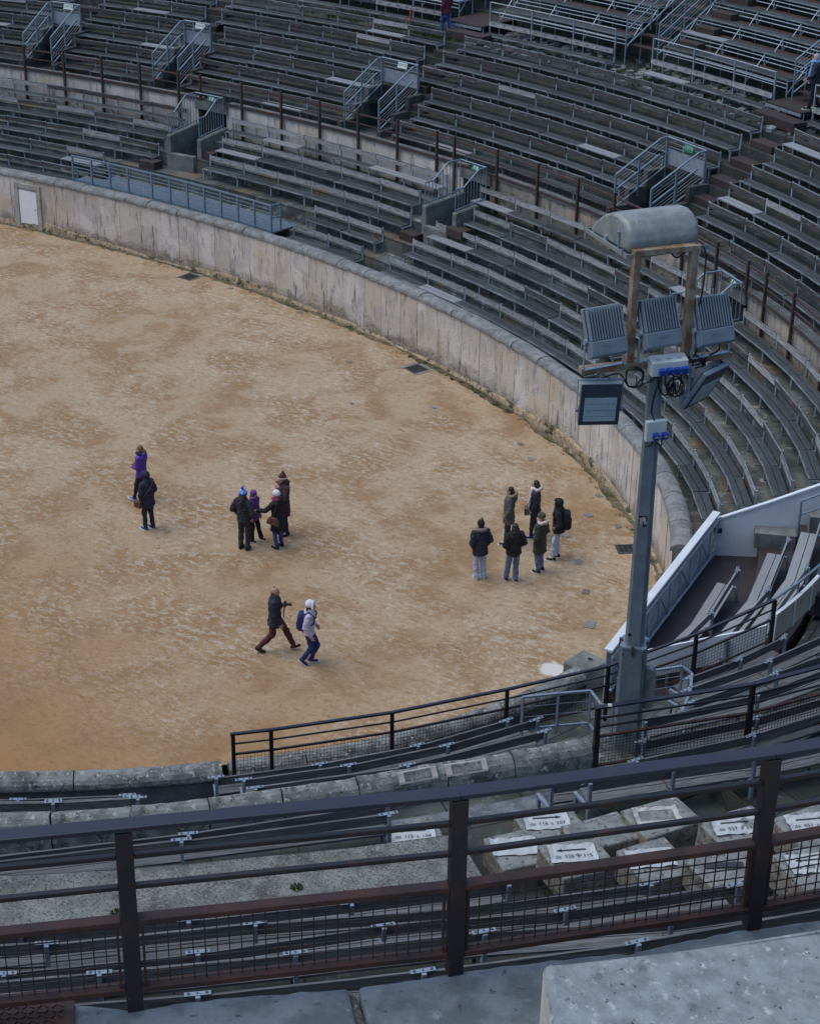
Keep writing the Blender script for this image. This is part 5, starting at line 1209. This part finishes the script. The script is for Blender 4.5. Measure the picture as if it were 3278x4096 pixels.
def blob(name, mb, mname, parent, xf, voxel=.016, smooth=5, fold=0):
    me = mb.data('tmp', mname, fixn=True); ob = bpy.data.objects.new('tmp', me); COL.objects.link(ob)
    m = ob.modifiers.new('r', 'REMESH'); m.mode = 'VOXEL'; m.voxel_size = voxel; m.use_smooth_shade = True
    if fold:
        dm = ob.modifiers.new('d', 'DISPLACE'); dm.texture = FOLD; dm.strength = fold; dm.mid_level = .5; dm.texture_coords = 'LOCAL'
    if smooth: s = ob.modifiers.new('s', 'SMOOTH'); s.factor = .5; s.iterations = smooth
    dg = bpy.context.evaluated_depsgraph_get(); out = bpy.data.meshes.new_from_object(ob.evaluated_get(dg)); bpy.data.objects.remove(ob)
    out.transform(xf); out.name = name
    for p in out.polygons: p.use_smooth = True
    if not out.materials: out.materials.append(M[mname])
    o = bpy.data.objects.new(name, out); COL.objects.link(o)
    if parent is not None:
        o.parent = parent
        WLOC[o.name] = wloc(parent)
    return o
GRP = None
def person(label, pos, face, s=1.0, pose=None, top=None, legs=('cl_black', .056, .05), shoes=('cl_black', None), head=None, lean=0.0, skin='skin', group=None):
    f = (RH*face[0]+FH*face[1]).normalized(); right = V3((f.y, -f.x, 0)); pos = V3(pos)
    t = thing('person', pos, label, 'person', group)
    xf = Matrix((right*s, f*s, ZZ*s)).transposed().to_4x4()           # local -> relative to the empty
    J = dict(hipL=(-.09, 0, .92), hipR=(.09, 0, .92), kneeL=(-.1, .02, .5), kneeR=(.1, .02, .5), ankL=(-.1, -.03, .09), ankR=(.1, -.03, .09), shL=(-.18, 0, 1.41), shR=(.18, 0, 1.41), elL=(-.23, -.04, 1.13), elR=(.23, -.04, 1.13), wrL=(-.22, .06, .88), wrR=(.22, .06, .88), head=(0, .02, 1.6), toeL=(0, .16, 0), toeR=(0, .16, 0), hyaw=0, curl=.6)
    J.update(pose or {})
    for k in ('shL', 'shR', 'elL', 'elR', 'wrL', 'wrR', 'head'):
        if lean and not (pose and k in pose and k[:2] in ('el', 'wr')): J[k] = (J[k][0], J[k][1]+lean*(J[k][2]-.92), J[k][2])
    G = {k: V3(v) for k, v in J.items() if isinstance(v, tuple)}
    hc = G['head']; hy = J['hyaw']; hr = Matrix.Rotation(hy, 3, 'Z')
    H_ = lambda x, y, z: hc+hr@V3((x, y, z))
    # body: one continuous surface with head, five-fingered hands and feet
    mb = MB()
    for sd in 'LR':
        cap_(mb, G['hip'+sd], G['knee'+sd], .078, .052); cap_(mb, G['knee'+sd], G['ank'+sd], .05, .034); cap_(mb, G['ank'+sd], G['ank'+sd]+G['toe'+sd]*.8+V3((0, 0, -.045)), .034, .03)
        cap_(mb, G['sh'+sd], G['el'+sd], .05, .04); cap_(mb, G['el'+sd], G['wr'+sd], .038, .027)
        w = G['wr'+sd]; d = (w-G['el'+sd]).normalized(); inw = V3((1 if sd == 'L' else -1, 0, 0)); inw = (inw-d*inw.dot(d)).normalized(); fw = d.cross(inw)
        if fw.y < 0 and abs(d.y) < .8: fw = -fw
        pm = w+d*.05; mb.obox(w+d*.055, d*.045, fw*.04, inw*.014); ball_r = .02; mb.ball(w+d*.02, .026, 8, 6)
        for k in range(4):
            b = w+d*.095+fw*(.03-.02*k); L_ = (.072, .08, .075, .058)[k]; c1 = b+(d*(1-J['curl']*.35)+inw*J['curl']*.5).normalized()*L_*.5; c2_ = c1+(d*(.9-J['curl'])+inw*(.25+J['curl']*.8)).normalized()*L_*.5
            cap_(mb, b, c1, .0105, .0095, 6); cap_(mb, c1, c2_, .0095, .008, 6)
        b = w+d*.03+fw*.032; c1 = b+(fw*.8+d*.7+inw*.25).normalized()*.045; cap_(mb, b, c1, .013, .011, 6); cap_(mb, c1, c1+(d*.9+inw*.5+fw*.15).normalized()*.03, .011, .009, 6)
    rings(mb, [(.86, .13, .095, 0, 0), (1.0, .135, .095, 0, lean*.08), (1.15, .135, .095, 0, lean*.23), (1.32, .165, .11, 0, lean*.4), (1.42, .16, .09, 0, lean*.5), (1.46, .08, .06, 0, lean*.54)])
    cap_(mb, V3((0, -.01+lean*.5, 1.42)), hc+V3((0, -.02, -.07)), .055, .052)
    mb.ball(H_(0, -.008, .028), (.076, .096, .1)); mb.ball(H_(0, .022, -.045), (.058, .07, .07))
    cap_(mb, H_(0, .088, .01), H_(0, .108, -.022), .012, .017, 6); mb.ball(H_(0, .075, -.088), .024); mb.ball(H_(0, .086, -.055), (.024, .012, .012))
    for sx in (-1, 1): mb.ball(H_(sx*.077, -.005, -.012), (.012, .022, .032))
    blob('body', mb, skin, t, xf, .0095, 2)
    mb = MB()
    for sx in (-1, 1): mb.ball(H_(sx*.03, .083, .012), (.013, .01, .007), 8, 5); cap_(mb, H_(sx*.018, .09, .03), H_(sx*.046, .08, .032), .005, .004, 6)
    me = mb.data('eyes', 'hair_dark', smooth=True); me.transform(xf); o = bpy.data.objects.new('eyes', me); COL.objects.link(o); o.parent = t
    # trousers
    if legs:
        mb = MB(); rk, rb = legs[1], legs[2]
        for sd in 'LR':
            hem = G['ank'+sd]+(G['knee'+sd]-G['ank'+sd]).normalized()*-.03
            cap_(mb, G['hip'+sd], G['knee'+sd], .094, rk+.012); cap_(mb, G['knee'+sd], G['ank'+sd].lerp(G['knee'+sd], .25), rk+.012, rk*.5+rb*.5); mb.tube(G['ank'+sd].lerp(G['knee'+sd], .3), hem, rk*.5+rb*.5, rb, 10)
            mb.ball(G['hip'+sd]+V3((0, -.02, -.03)), .085)
        rings(mb, [(.86, .16, .11, 0, 0), (.95, .165, .115, 0, 0), (1.05, .15, .105, 0, lean*.13)])
        blob('trousers', mb, legs[0], t, xf, .015, 2, .045)
    for sd in 'LR':
        td = G['toe'+sd].normalized(); a = G['ank'+sd]; mb = MB()
        heel = a+V3((0, 0, -.04))-td*.045; toe = heel+td*.225+V3((0, 0, -.008 if td.z > -.2 else 0)); up_ = ZZ-td*td.z; up_.normalize()
        cap_(mb, heel, heel.lerp(toe, .5), .044, .046); cap_(mb, heel.lerp(toe, .5), toe-td*.03, .046, .034); cap_(mb, heel, a+V3((0, 0, .03)), .042, .045)
        sh_ = blob('shoe', mb, shoes[0], t, xf, .013, 3)
        if shoes[1]:
            mb = MB(); lat = td.cross(up_).normalized(); n_ = 14
            ring = []
            for k in range(n_):
                q = 2*pi*k/n_; ring.append(heel.lerp(toe, .5)+td*cos(q)*.148+lat*sin(q)*(.052 if cos(q) > -.2 else .046)-up_*.022)
            mb.prism(ring, -up_*.026); me = mb.data('sole', shoes[1]); me.transform(xf); o = bpy.data.objects.new('sole', me); COL.objects.link(o); o.parent = sh_
    # jacket or coat
    if top:
        mb = MB(); k = top.get('puff', 1.0); hem = top.get('hem', .82); w = top.get('w', 1.0); fl = top.get('flare', 1.0)
        ly = lambda z: lean*max(0, z-.92)
        L = [(hem, .19*w*fl, .15*w*fl, 0, 0)]
        if hem < .8: L.append((.9, .185*w, .145*w, 0, 0))
        L += [(1.0, .175*w, .135*w, 0, ly(1.0)), (1.12, .172*w, .132*w, 0, ly(1.12)), (1.3, .195*w, .14*w, 0, ly(1.3)), (1.4, .19*w, .125*w, 0, ly(1.4)), (1.47, .125*w, .095*w, 0, ly(1.47)-.005), (1.515, .085, .08, 0, ly(1.5)-.005)]
        if top.get('puffer'):
            LL = []
            for (z, rx, ry, cx, cy), q in zip(L, L[1:]):
                for i in range(4):
                    s_ = i/4; LL.append(tuple(lerp(a_, b_, s_) for a_, b_ in zip((z, rx, ry, cx, cy), q)))
            LL.append(L[-1]); L = [(z, rx*(1+.035*sin(z*2*pi/.085)), ry*(1+.035*sin(z*2*pi/.085)), cx, cy) for z, rx, ry, cx, cy in LL]
        rings(mb, L, 18)
        for sd in 'LR':
            cap_(mb, G['sh'+sd]+V3((0, 0, -.015)), G['el'+sd], .078*k, .066*k); cap_(mb, G['el'+sd], G['wr'+sd].lerp(G['el'+sd], .1), .064*k, .05*k)
        if top.get('hood'): mb.ball(V3((0, -.11+lean*.5, 1.46)), (.12, .08, .1)); mb.ball(V3((0, -.13+lean*.5, 1.4)), (.09, .07, .1))
        blob('jacket', mb, top['m'], t, xf, .014, 2, .05)
        if top.get('fur'):
            mb = MB(); rr = random.Random(3); c0 = V3((0, -.05+lean*.52, 1.49))
            for q in range(40):
                a_ = q/40*2*pi; r_ = rr.uniform(.038, .055); mb.ball(c0+V3((cos(a_)*.12, sin(a_)*.105, -.025*sin(a_)+rr.uniform(-.014, .014))), r_, 7, 5)
            blob('fur_collar', mb, top['fur'], t, xf, .012, 1)
        if top.get('collar'):
            mb = MB(); mb.loft([[(.085*cos(q)*sc, .08*sin(q)*sc+lean*.5, z) for q in [2*pi*i/14 for i in range(14)]] for z, sc in ((1.45, 1.1), (1.53, 1.02), (1.53, .88), (1.45, .95))]); me = mb.data('collar', top['collar']); me.transform(xf); o = bpy.data.objects.new('collar', me); COL.objects.link(o); o.parent = t
    hd = head or {}
    if hd.get('hair'):
        mb = MB(); mb.ball(H_(0, -.02, .04), (.085, .098, .098)); mb.ball(H_(0, -.045, -.005), (.084, .078, .09))
        st = hd.get('style')
        if st == 'long':
            for q in range(-3, 4): cap_(mb, H_(q*.024, -.06-.012*(3-abs(q)), -.02), H_(q*.03, -.115+.008*abs(q), hd.get('len', -.42)+.02*abs(q)), .04, .026)
            for sx in (-1, 1): cap_(mb, H_(sx*.076, -.01, .0), H_(sx*.082, -.02, -.2), .028, .025)
        if st == 'pony': cap_(mb, H_(0, -.1, .03), H_(0, -.16, -.04), .035, .05); cap_(mb, H_(0, -.16, -.04), H_(.01, -.15, -.16), .05, .03)
        if st == 'bald': mb = MB(); [cap_(mb, H_(sx*.07, -.03, -.01), H_(sx*.05, -.075, -.015), .03, .032) for sx in (-1, 1)]; mb.ball(H_(0, -.07, -.02), (.06, .045, .045)); mb.ball(H_(0, -.02, .118), (.03, .04, .02))
        blob('hair', mb, hd['hair'], t, xf, .011, 2)
    if hd.get('hat'):
        mb = MB(); mb.ball(H_(0, -.012, .062), (.097, .112, .1), 14, 10); rings(mb, [(hc.z+.015, .098, .112, hc.x, hc.y-.012), (hc.z+.07, .1, .115, hc.x, hc.y-.012)], 16)
        ht = blob('hat', mb, hd['hat'], t, xf, .012, 3)
        if hd.get('pom'):
            mb = MB(); mb.ball(H_(0, -.03, .185), hd.get('pomr', .04), 10, 8); me = mb.data('pompom', hd['pom'], smooth=True); me.transform(xf); o = bpy.data.objects.new('pompom', me); COL.objects.link(o); o.parent = ht
        if hd.get('band'):
            mb = MB(); mb.loft([[(hc.x+.106*cos(q)*sc, hc.y-.012+.121*sin(q)*sc, hc.z+z) for q in [2*pi*i/18 for i in range(18)]] for z, sc in ((.01, 1), (.055, 1.0), (.055, .9), (.01, .9))]); me = mb.data('hat_band', hd['band'], smooth=True); me.transform(xf); o = bpy.data.objects.new('hat_band', me); COL.objects.link(o); o.parent = ht
    if hd.get('hood'):
        mb = MB(); mb.ball(H_(0, -.03, .045), (.108, .118, .122), 14, 10); mb.ball(H_(0, -.035, -.07), (.108, .1, .11), 12, 8); rings(mb, [(1.42, .15, .12, 0, lean*.5-.02), (1.5, .12, .11, 0, lean*.55-.02), (1.56, .1, .1, hc.x, hc.y-.03)])
        for q in range(14):
            a_ = pi*q/13; mb.ball(H_(cos(a_)*.098, .055, -.03+sin(a_)*.16), .03, 7, 5)
        blob('hood', mb, hd['hood'], t, xf, .013, 3)
    if hd.get('scarf'):
        mb = MB()
        for q in range(20): a_ = 2*pi*q/20; mb.ball(V3((cos(a_)*.1, sin(a_)*.095+lean*.5+.01, 1.5+.012*sin(a_*3))), .046, 8, 6)
        if hd.get('tails'):
            for sx in (-1, 1): cap_(mb, V3((sx*.06, .1+lean*.5, 1.48)), V3((sx*.075, .17+lean*.3, hd['tails'])), .048, .036)
        blob('scarf', mb, hd['scarf'], t, xf, .013, 2)
    return t, (lambda x, y, z: pos+(right*x+f*y+ZZ*z)*s), right, f
def bag(name, label, cat, build, mname, vox=.014):
    mb = MB(); build(mb); o = blob(name, mb, mname, None, Matrix.Identity(4), vox, 2)
    c = sum((V3(v.co) for v in o.data.vertices), V3())/len(o.data.vertices); o.data.transform(Matrix.Translation(-c)); o.location = c
    return tag(o, label, cat)
def strap(parent, pts, mname, r=.012, name='strap'):
    mb = MB(); mb.path(pts, r, 5); o = mb.build(name, mname, None); w = V3(o.location); o.parent = parent; o.location = w-V3(parent.location); return o
def gxy(x, y, z=0.0): return V3((x, y, z))
G3 = 'visitors standing on the sand'
walkL = dict(kneeL=(-.09, .12, .5), ankL=(-.09, .22, .11), kneeR=(.09, .0, .5), ankR=(.09, -.26, .14), toeR=(0, .15, -.1))
# 1 woman in purple
person('person in purple jacket with ponytail walking left, behind hooded person with bag', gxy(17.16, 2.2), (-1, .35), 1.0, dict(kneeL=(-.09, .13, .52), ankL=(-.09, .22, .1), toeL=(0, .15, .05), kneeR=(.09, .02, .5), ankR=(.09, -.16, .12), elL=(-.22, .02, 1.12), wrL=(-.12, .2, 1.08), elR=(.23, .02, 1.12), wrR=(.12, .2, 1.08)), dict(m='cl_purple', hem=.78, hood=True, w=1.02), ('cl_black', .056, .056), ('cl_ltblue', 'sole_white'), dict(hair='hair_blond', style='pony', scarf='cl_navy'), group=G3)
# 2 navy hooded with bag
_, q, rt, f = person('person in dark navy hooded coat standing with brown shoulder bag, seen from behind', gxy(18.42, .95), (-.75, .55), 1.0, dict(elL=(-.25, .02, 1.12), wrL=(-.17, .12, .96), elR=(.26, -.02, 1.12), wrR=(.17, .06, .93), ankL=(-.1, .05, .09), kneeL=(-.1, .06, .5)), dict(m='cl_navy', hem=.74, w=1.12, puff=1.12), ('cl_jean_dark', .062, .062), ('cl_shoeblue', 'sole_white'), dict(hair='hair_brown', hood='cl_navy'), lean=.05, group=G3)
bg = bag('shoulder_bag', 'small brown shoulder bag hanging at the hooded person in navy', 'bag', lambda mb: mb.obox(q(-.27, .12, .84), rt*.05, f*.12, ZZ*.1), 'leather_brown')
strap(bg, [q(-.24, .1, .93), q(-.2, -.1, 1.15), q(-.05, -.165, 1.33), q(.1, -.12, 1.47), q(.12, .02, 1.5)], 'leather_tan', .011)
# 3 blue pompom hat
person('person in blue pompom hat and slate puffer jacket, seen from behind', gxy(21.27, 1.47), (.45, .9), 1.02, dict(elL=(-.3, -.06, 1.14), wrL=(-.16, .06, .96), elR=(.29, -.04, 1.13), wrR=(.16, .06, .96), hyaw=-.5), dict(m='cl_greyblack', hem=.84, w=1.08, puff=1.15, hood=True, puffer=True), ('cl_charcoal', .068, .066), ('cl_black', None), dict(hair='hair_brown', style='long', len=-.16, hat='cl_hatblue', pom='cl_blue', band='cl_blue'), group=G3)
# 4 patterned hat behind
person('person in purple patterned hat and coat, mostly hidden behind blue hat', gxy(21.22, 1.98), (.75, -.5), .88, dict(kneeL=(-.13, .04, .5), ankL=(-.2, .1, .09)), dict(m='cl_print', hem=.74), ('cl_black', .062, .085), ('cl_black', 'sole_white'), dict(hair='hair_brown', hat='cl_print', scarf='cl_print'), group=G3)
# 5 black coat, white hat
_, q, rt, f = person('person in long black coat and white beanie stretching one hand out', gxy(21.96, 2.03), (-.8, .5), .98, dict(elL=(-.24, .2, 1.17), wrL=(-.3, .45, 1.12), elR=(.23, .02, 1.12), wrR=(.16, .24, 1.08), curl=.15, kneeR=(.1, .0, .5), ankR=(.12, -.04, .09)), dict(m='cl_black', hem=.56, w=1.05, flare=1.12, puff=1.12, hood=True), ('cl_jean_blue', .056, .056), ('cl_black', None), dict(hat='cl_white', scarf='cl_magenta'), group=G3)
bg = bag('handbag', 'reddish brown handbag hanging at the side of the black coat', 'bag', lambda mb: mb.loft([[q(-.27+.0+dx_*.05, -.05+dy_*w_, z) for dx_, dy_ in ((-1, -1), (1, -1), (1, 1), (-1, 1))] for z, w_ in ((.83, .2), (.97, .16), (1.05, .1))]), 'leather_brown')
strap(bg, [q(-.27, -.05, 1.04), q(-.22, -.08, 1.2), q(-.17, -.08, 1.4), q(-.12, -.03, 1.5)], 'leather_brown', .01)
# 6 maroon hat behind
person('tall person in plum coat and striped pompom hat, hand at chin', gxy(21.66, 2.72), (-.7, -.55), 1.06, dict(elL=(-.25, .1, 1.14), wrL=(-.05, .16, 1.4), elR=(.25, -.02, 1.13), wrR=(.2, .12, .95)), dict(m='cl_plum', hem=.6, w=1.1, puff=1.12, hood=True), ('cl_jean_dark', .058, .055), ('cl_black', None), dict(hair='hair_brown', style='long', len=-.18, hat='cl_maroon', pom='cl_teal', band='fur_cream'), group=G3, skin='skin_pink')
# 7 white jeans
person('person in black parka with grey fur hood and pale jeans, black beanie with brown pompom', gxy(27.35, 3.54), (-.35, .93), .98, dict(elL=(-.27, -.05, 1.12), wrL=(-.17, .05, .93), elR=(.27, -.05, 1.12), wrR=(.17, .05, .93)), dict(m='cl_navy', hem=.74, w=1.14, puff=1.15, fur='fur_grey'), ('cl_jean_light', .07, .085), ('cl_white', 'sole_white'), dict(hair='hair_dark', hat='cl_black', pom='fur_tan', pomr=.055), group=G3)
# 8 grey coat
person('person in grey-green parka with tan fur collar looking left', gxy(27.02, 5.63), (-1, .2), 1.0, dict(elL=(-.27, -.05, 1.12), wrL=(-.17, .05, .93), elR=(.27, -.05, 1.12), wrR=(.17, .05, .93), ankL=(-.1, .05, .09)), dict(m='cl_greygreen', hem=.66, w=1.06, hood=True, fur='fur_tan', puff=1.08), ('cl_jean_dark', .056, .052), ('cl_charcoal', 'sole_white'), dict(hair='hair_dark'), group=G3, lean=-.04)
# 9 black puffer, very long hair
person('person with very long dark hair in black puffer jacket and blue jeans, seen from behind', gxy(28.14, 3.91), (-.3, .95), .98, dict(elL=(-.27, -.05, 1.12), wrL=(-.17, .05, 1.0), elR=(.27, -.05, 1.12), wrR=(.17, .05, 1.0), kneeL=(-.12, .05, .5), ankL=(-.16, .08, .09), kneeR=(.09, .03, .5), ankR=(.06, -.04, .09)), dict(m='cl_black', hem=.82, w=1.15, puff=1.22, puffer=True, hood=True), ('cl_jean_mid', .068, .072), ('cl_black', 'sole_white'), dict(hair='hair_dark', style='long', len=-.56), group=G3, lean=-.05)
# 10 long hair navy parka
_, q, rt, f = person('person with long dark hair, navy parka and pink striped scarf, facing left', gxy(27.42, 6.36), (-1, .05), 1.0, dict(elL=(-.24, -.02, 1.12), wrL=(-.2, .1, .9), kneeL=(-.09, .06, .5), ankL=(-.09, .08, .09), kneeR=(.09, 0, .5), ankR=(.09, -.1, .09)), dict(m='cl_navy', hem=.7, w=1.05, fur='fur_cream', puff=1.08), ('cl_navy', .056, .05), ('cl_shoeblue', 'sole_white'), dict(hair='hair_dark', style='long', len=-.22, scarf='cl_pinkwhite', tails=.98), group=G3, skin='skin_pink')
bg = bag('handbag', 'taupe handbag in front of the person with pink striped scarf', 'bag', lambda mb: mb.obox(q(-.12, .23, .88), rt*.13, f*.06, ZZ*.1), 'leather_tan')
strap(bg, [q(-.12, .23, .97), q(-.2, .16, 1.2), q(-.17, .08, 1.42)], 'leather_tan', .01)
# 11 olive parka
person('person in long olive parka and camouflage cap, facing left', gxy(28.47, 4.72), (-.82, .55), 1.0, dict(elL=(-.27, -.05, 1.12), wrL=(-.17, .05, .93), elR=(.27, -.05, 1.12), wrR=(.17, .05, .93)), dict(m='cl_olive', hem=.6, w=1.12, puff=1.12, hood=True, fur='fur_cream'), ('cl_jean_mid', .058, .05), ('cl_black', 'sole_white'), dict(hat='cl_camo'), group=G3, lean=-.03)
# 12 black hoodie
_, q, rt, f = person('person in black hoodie with headlamp, pale jeans and black backpack, facing left', gxy(28.54, 5.6), (-1, .12), 1.03, dict(elL=(-.27, -.05, 1.12), wrL=(-.17, .05, .98), elR=(.27, -.05, 1.12), wrR=(.17, .05, .98), ankL=(-.1, .1, .09), kneeL=(-.1, .08, .5), ankR=(.1, .0, .09)), dict(m='cl_black', hem=.82, w=1.08, puff=1.05), ('cl_jean_light', .06, .05), ('cl_black', 'sole_white'), dict(hood='cl_black', hair='hair_dark'), group=G3, lean=.03)
def pack(q, rt, f, w=.16, z0=.92, z1=1.42, d=.1, y=-.2):
    def b(mb):
        mb.loft([[q(cx*w*sc, y+cy*d*sc, z) for cx, cy in ((-1, -.6), (-.7, -1), (.7, -1), (1, -.6), (1, .9), (-1, .9))] for z, sc in ((z0, .85), (z0+.05, 1), (lerp(z0, z1, .6), 1), (z1-.06, .9), (z1, .6))])
        mb.loft([[q(cx*w*.75, y-d*.7+cy*d*.6, z) for cx, cy in ((-1, -1), (1, -1), (1, 1), (-1, 1))] for z in (z0+.04, lerp(z0, z1, .5))])
    return b
bg = bag('backpack', 'black backpack worn by the person in black hoodie', 'backpack', pack(q, rt, f), 'cl_black')
for sx in (-1, 1): strap(bg, [q(sx*.12, -.16, 1.38), q(sx*.13, -.02, 1.5), q(sx*.13, .13, 1.4), q(sx*.14, .13, 1.2), q(sx*.15, -.1, 1.0)], 'cl_black', .018)
mb = MB(); mb.tube(q(0, .115, 1.7), q(0, .15, 1.7), .032); o = mb.build('headlamp', 'black_plastic'); tag(o, 'small headlamp with bright lens on the forehead of the black hood', 'headlamp')
mb = MB(); mb.tube(q(0, .15, 1.7), q(0, .156, 1.7), .026); l = mb.build('lens', 'lamp_lens', o)
# 13 man with camera
_, q, rt, f = person('balding person in dark navy coat and burgundy trousers striding right with a camera', gxy(25.07, -2.36), (1, -.02), 1.03, dict(kneeL=(-.09, .24, .53), ankL=(-.09, .42, .12), toeL=(0, .15, .05), kneeR=(.09, -.06, .5), ankR=(.09, -.4, .13), toeR=(0, .15, -.07), hipL=(-.09, .03, .9), hipR=(.09, -.03, .9), elL=(-.24, .0, 1.14), wrL=(-.08, .17, 1.2), elR=(.24, .02, 1.12), wrR=(.23, .13, .86)), dict(m='cl_navy', hem=.72, w=1.1, flare=1.06, puff=1.1, collar='cl_teal'), ('cl_burgundy', .068, .064), ('cl_black', None), dict(hair='hair_brown', style='bald'), group='visitors walking across the sand')
cm = thing('camera', q(-.02, .26, 1.26), 'black camera with long lens held at the chest of the balding person', 'camera')
mb = MB(); mb.obox(q(-.02, .245, 1.27), rt*.07, f*.035, ZZ*.045); mb.obox(q(-.02, .245, 1.325), rt*.025, f*.03, ZZ*.018); mb.build('camera_body', 'black_plastic', cm, bevel=.008)
mb = MB(); mb.tube(q(-.02, .28, 1.265), q(-.02, .4, 1.26), .036, .043, 14); mb.build('lens', 'black_plastic', cm)
mb = MB(); mb.path([q(-.08, .245, 1.27), q(-.05, .21, 1.1), q(.0, .2, .98), q(.02, .22, .93), q(.03, .21, 1.05), q(.04, .24, 1.26)], .012, 5); mb.build('strap', 'cl_black', cm)
# 14 white hood
_, q, rt, f = person('person in lilac jacket with white hood, navy trousers and blue backpack, walking right', gxy(26.08, -2.4), (1, -.12), 1.0, dict(kneeL=(-.09, .2, .5), ankL=(-.09, .04, .1), kneeR=(.09, .1, .5), ankR=(.09, -.14, .16), toeR=(0, .13, -.11), toeL=(0, .16, 0), elL=(-.24, .0, 1.12), wrL=(-.16, .16, 1.0), elR=(.24, -.03, 1.12), wrR=(.2, .1, .86)), dict(m='cl_lilac', hem=.86, w=1.0, puff=1.05), ('cl_bluebag', .062, .058), ('cl_bluebag', 'sole_white'), dict(hair='hair_dark', style='long', len=-.14, hood='cl_white'), lean=.08, group='visitors walking across the sand')
bg = bag('backpack', 'blue backpack worn by the walking person with white hood', 'backpack', pack(q, rt, f, .15, .96, 1.42, .09, -.16), 'cl_bluebag')
for sx in (-1, 1): strap(bg, [q(sx*.12, -.12, 1.38), q(sx*.13, .03, 1.5), q(sx*.13, .18, 1.38), q(sx*.14, .16, 1.2), q(sx*.15, -.06, 1.02)], 'cl_bluebag', .02)
# 15, 16 visitors in the upper rows
person('person in maroon jacket and jeans walking along the upper walkway, cut by the top edge', P(73.3, 10.3, 7.72), (-.6, .5), 1.04, dict(kneeL=(-.09, .12, .52), ankL=(-.09, .1, .09), kneeR=(.09, -.02, .5), ankR=(.09, -.32, .2), toeR=(0, .1, -.14)), dict(m='cl_maroon', hem=.78, w=1.1, puff=1.12, collar='cl_navy'), ('cl_jean_blue', .066, .062), ('leather_tan', None), dict(hair='hair_grey'), group='visitors in the upper rows')
person('grey-haired person in navy jacket with light blue scarf on the landing at the right', P(47.15, 11.15, 8.22), (-1, .12), 1.03, dict(elR=(.24, .0, 1.12), wrR=(.23, .1, .88), elL=(-.24, .05, 1.13), wrL=(-.2, .24, .98), kneeR=(.09, -.02, .5), ankR=(.09, -.22, .1), ankL=(-.09, .1, .09)), dict(m='cl_navy', hem=.84, w=1.1, puff=1.1), ('cl_black', .066, .062), ('cl_black', 'sole_white'), dict(hair='hair_grey', scarf='cl_ltblue', tails=.98), group='visitors in the upper rows', skin='skin_pink')

# ------------------------------------------------------------------ light, sky and camera
W_ = bpy.data.worlds.new('World'); S.world = W_; W_.use_nodes = True; nt = W_.node_tree; bgn = nt.nodes['Background']
sky = nt.nodes.new('ShaderNodeTexSky'); sky.sky_type = 'NISHITA'; sky.sun_disc = False
SUN_EL, SUN_ROT = R(64), R(238)
sky.sun_elevation = SUN_EL; sky.sun_rotation = SUN_ROT; sky.air_density = 1.0; sky.dust_density = .6; sky.ozone_density = .4
nt.links.new(sky.outputs[0], bgn.inputs[0]); bgn.inputs[1].default_value = .105
sl = bpy.data.lights.new('Sun', 'SUN'); sl.energy = .9; sl.angle = R(48); sl.color = (1, .92, .78)
so = bpy.data.objects.new('Sun', sl); COL.objects.link(so)
sd = V3((sin(SUN_ROT)*cos(SUN_EL), cos(SUN_ROT)*cos(SUN_EL), sin(SUN_EL))); so.rotation_euler = sd.to_track_quat('Z', 'Y').to_euler(); so.location = (0, 0, 60)
cd = bpy.data.cameras.new('Camera'); co = bpy.data.objects.new('Camera', cd); COL.objects.link(co); S.camera = co
Fv = V3((sin(YAW)*cos(PIT), cos(YAW)*cos(PIT), -sin(PIT))); R0 = V3((cos(YAW), -sin(YAW), 0)); U0 = R0.cross(Fv)
Rv = R0*cos(ROL)+U0*sin(ROL); Uv = -R0*sin(ROL)+U0*cos(ROL)
m = Matrix((Rv, Uv, -Fv)).transposed().to_4x4(); m.translation = V3(CAMP); co.matrix_world = m
cd.sensor_fit = 'VERTICAL'; cd.sensor_height = 36; cd.lens = FPX/4096*36; cd.clip_start = .5; cd.clip_end = 1000
S.view_settings.view_transform = 'Standard'; S.view_settings.look = 'None'; S.view_settings.exposure = 1.0; S.view_settings.gamma = 1.0
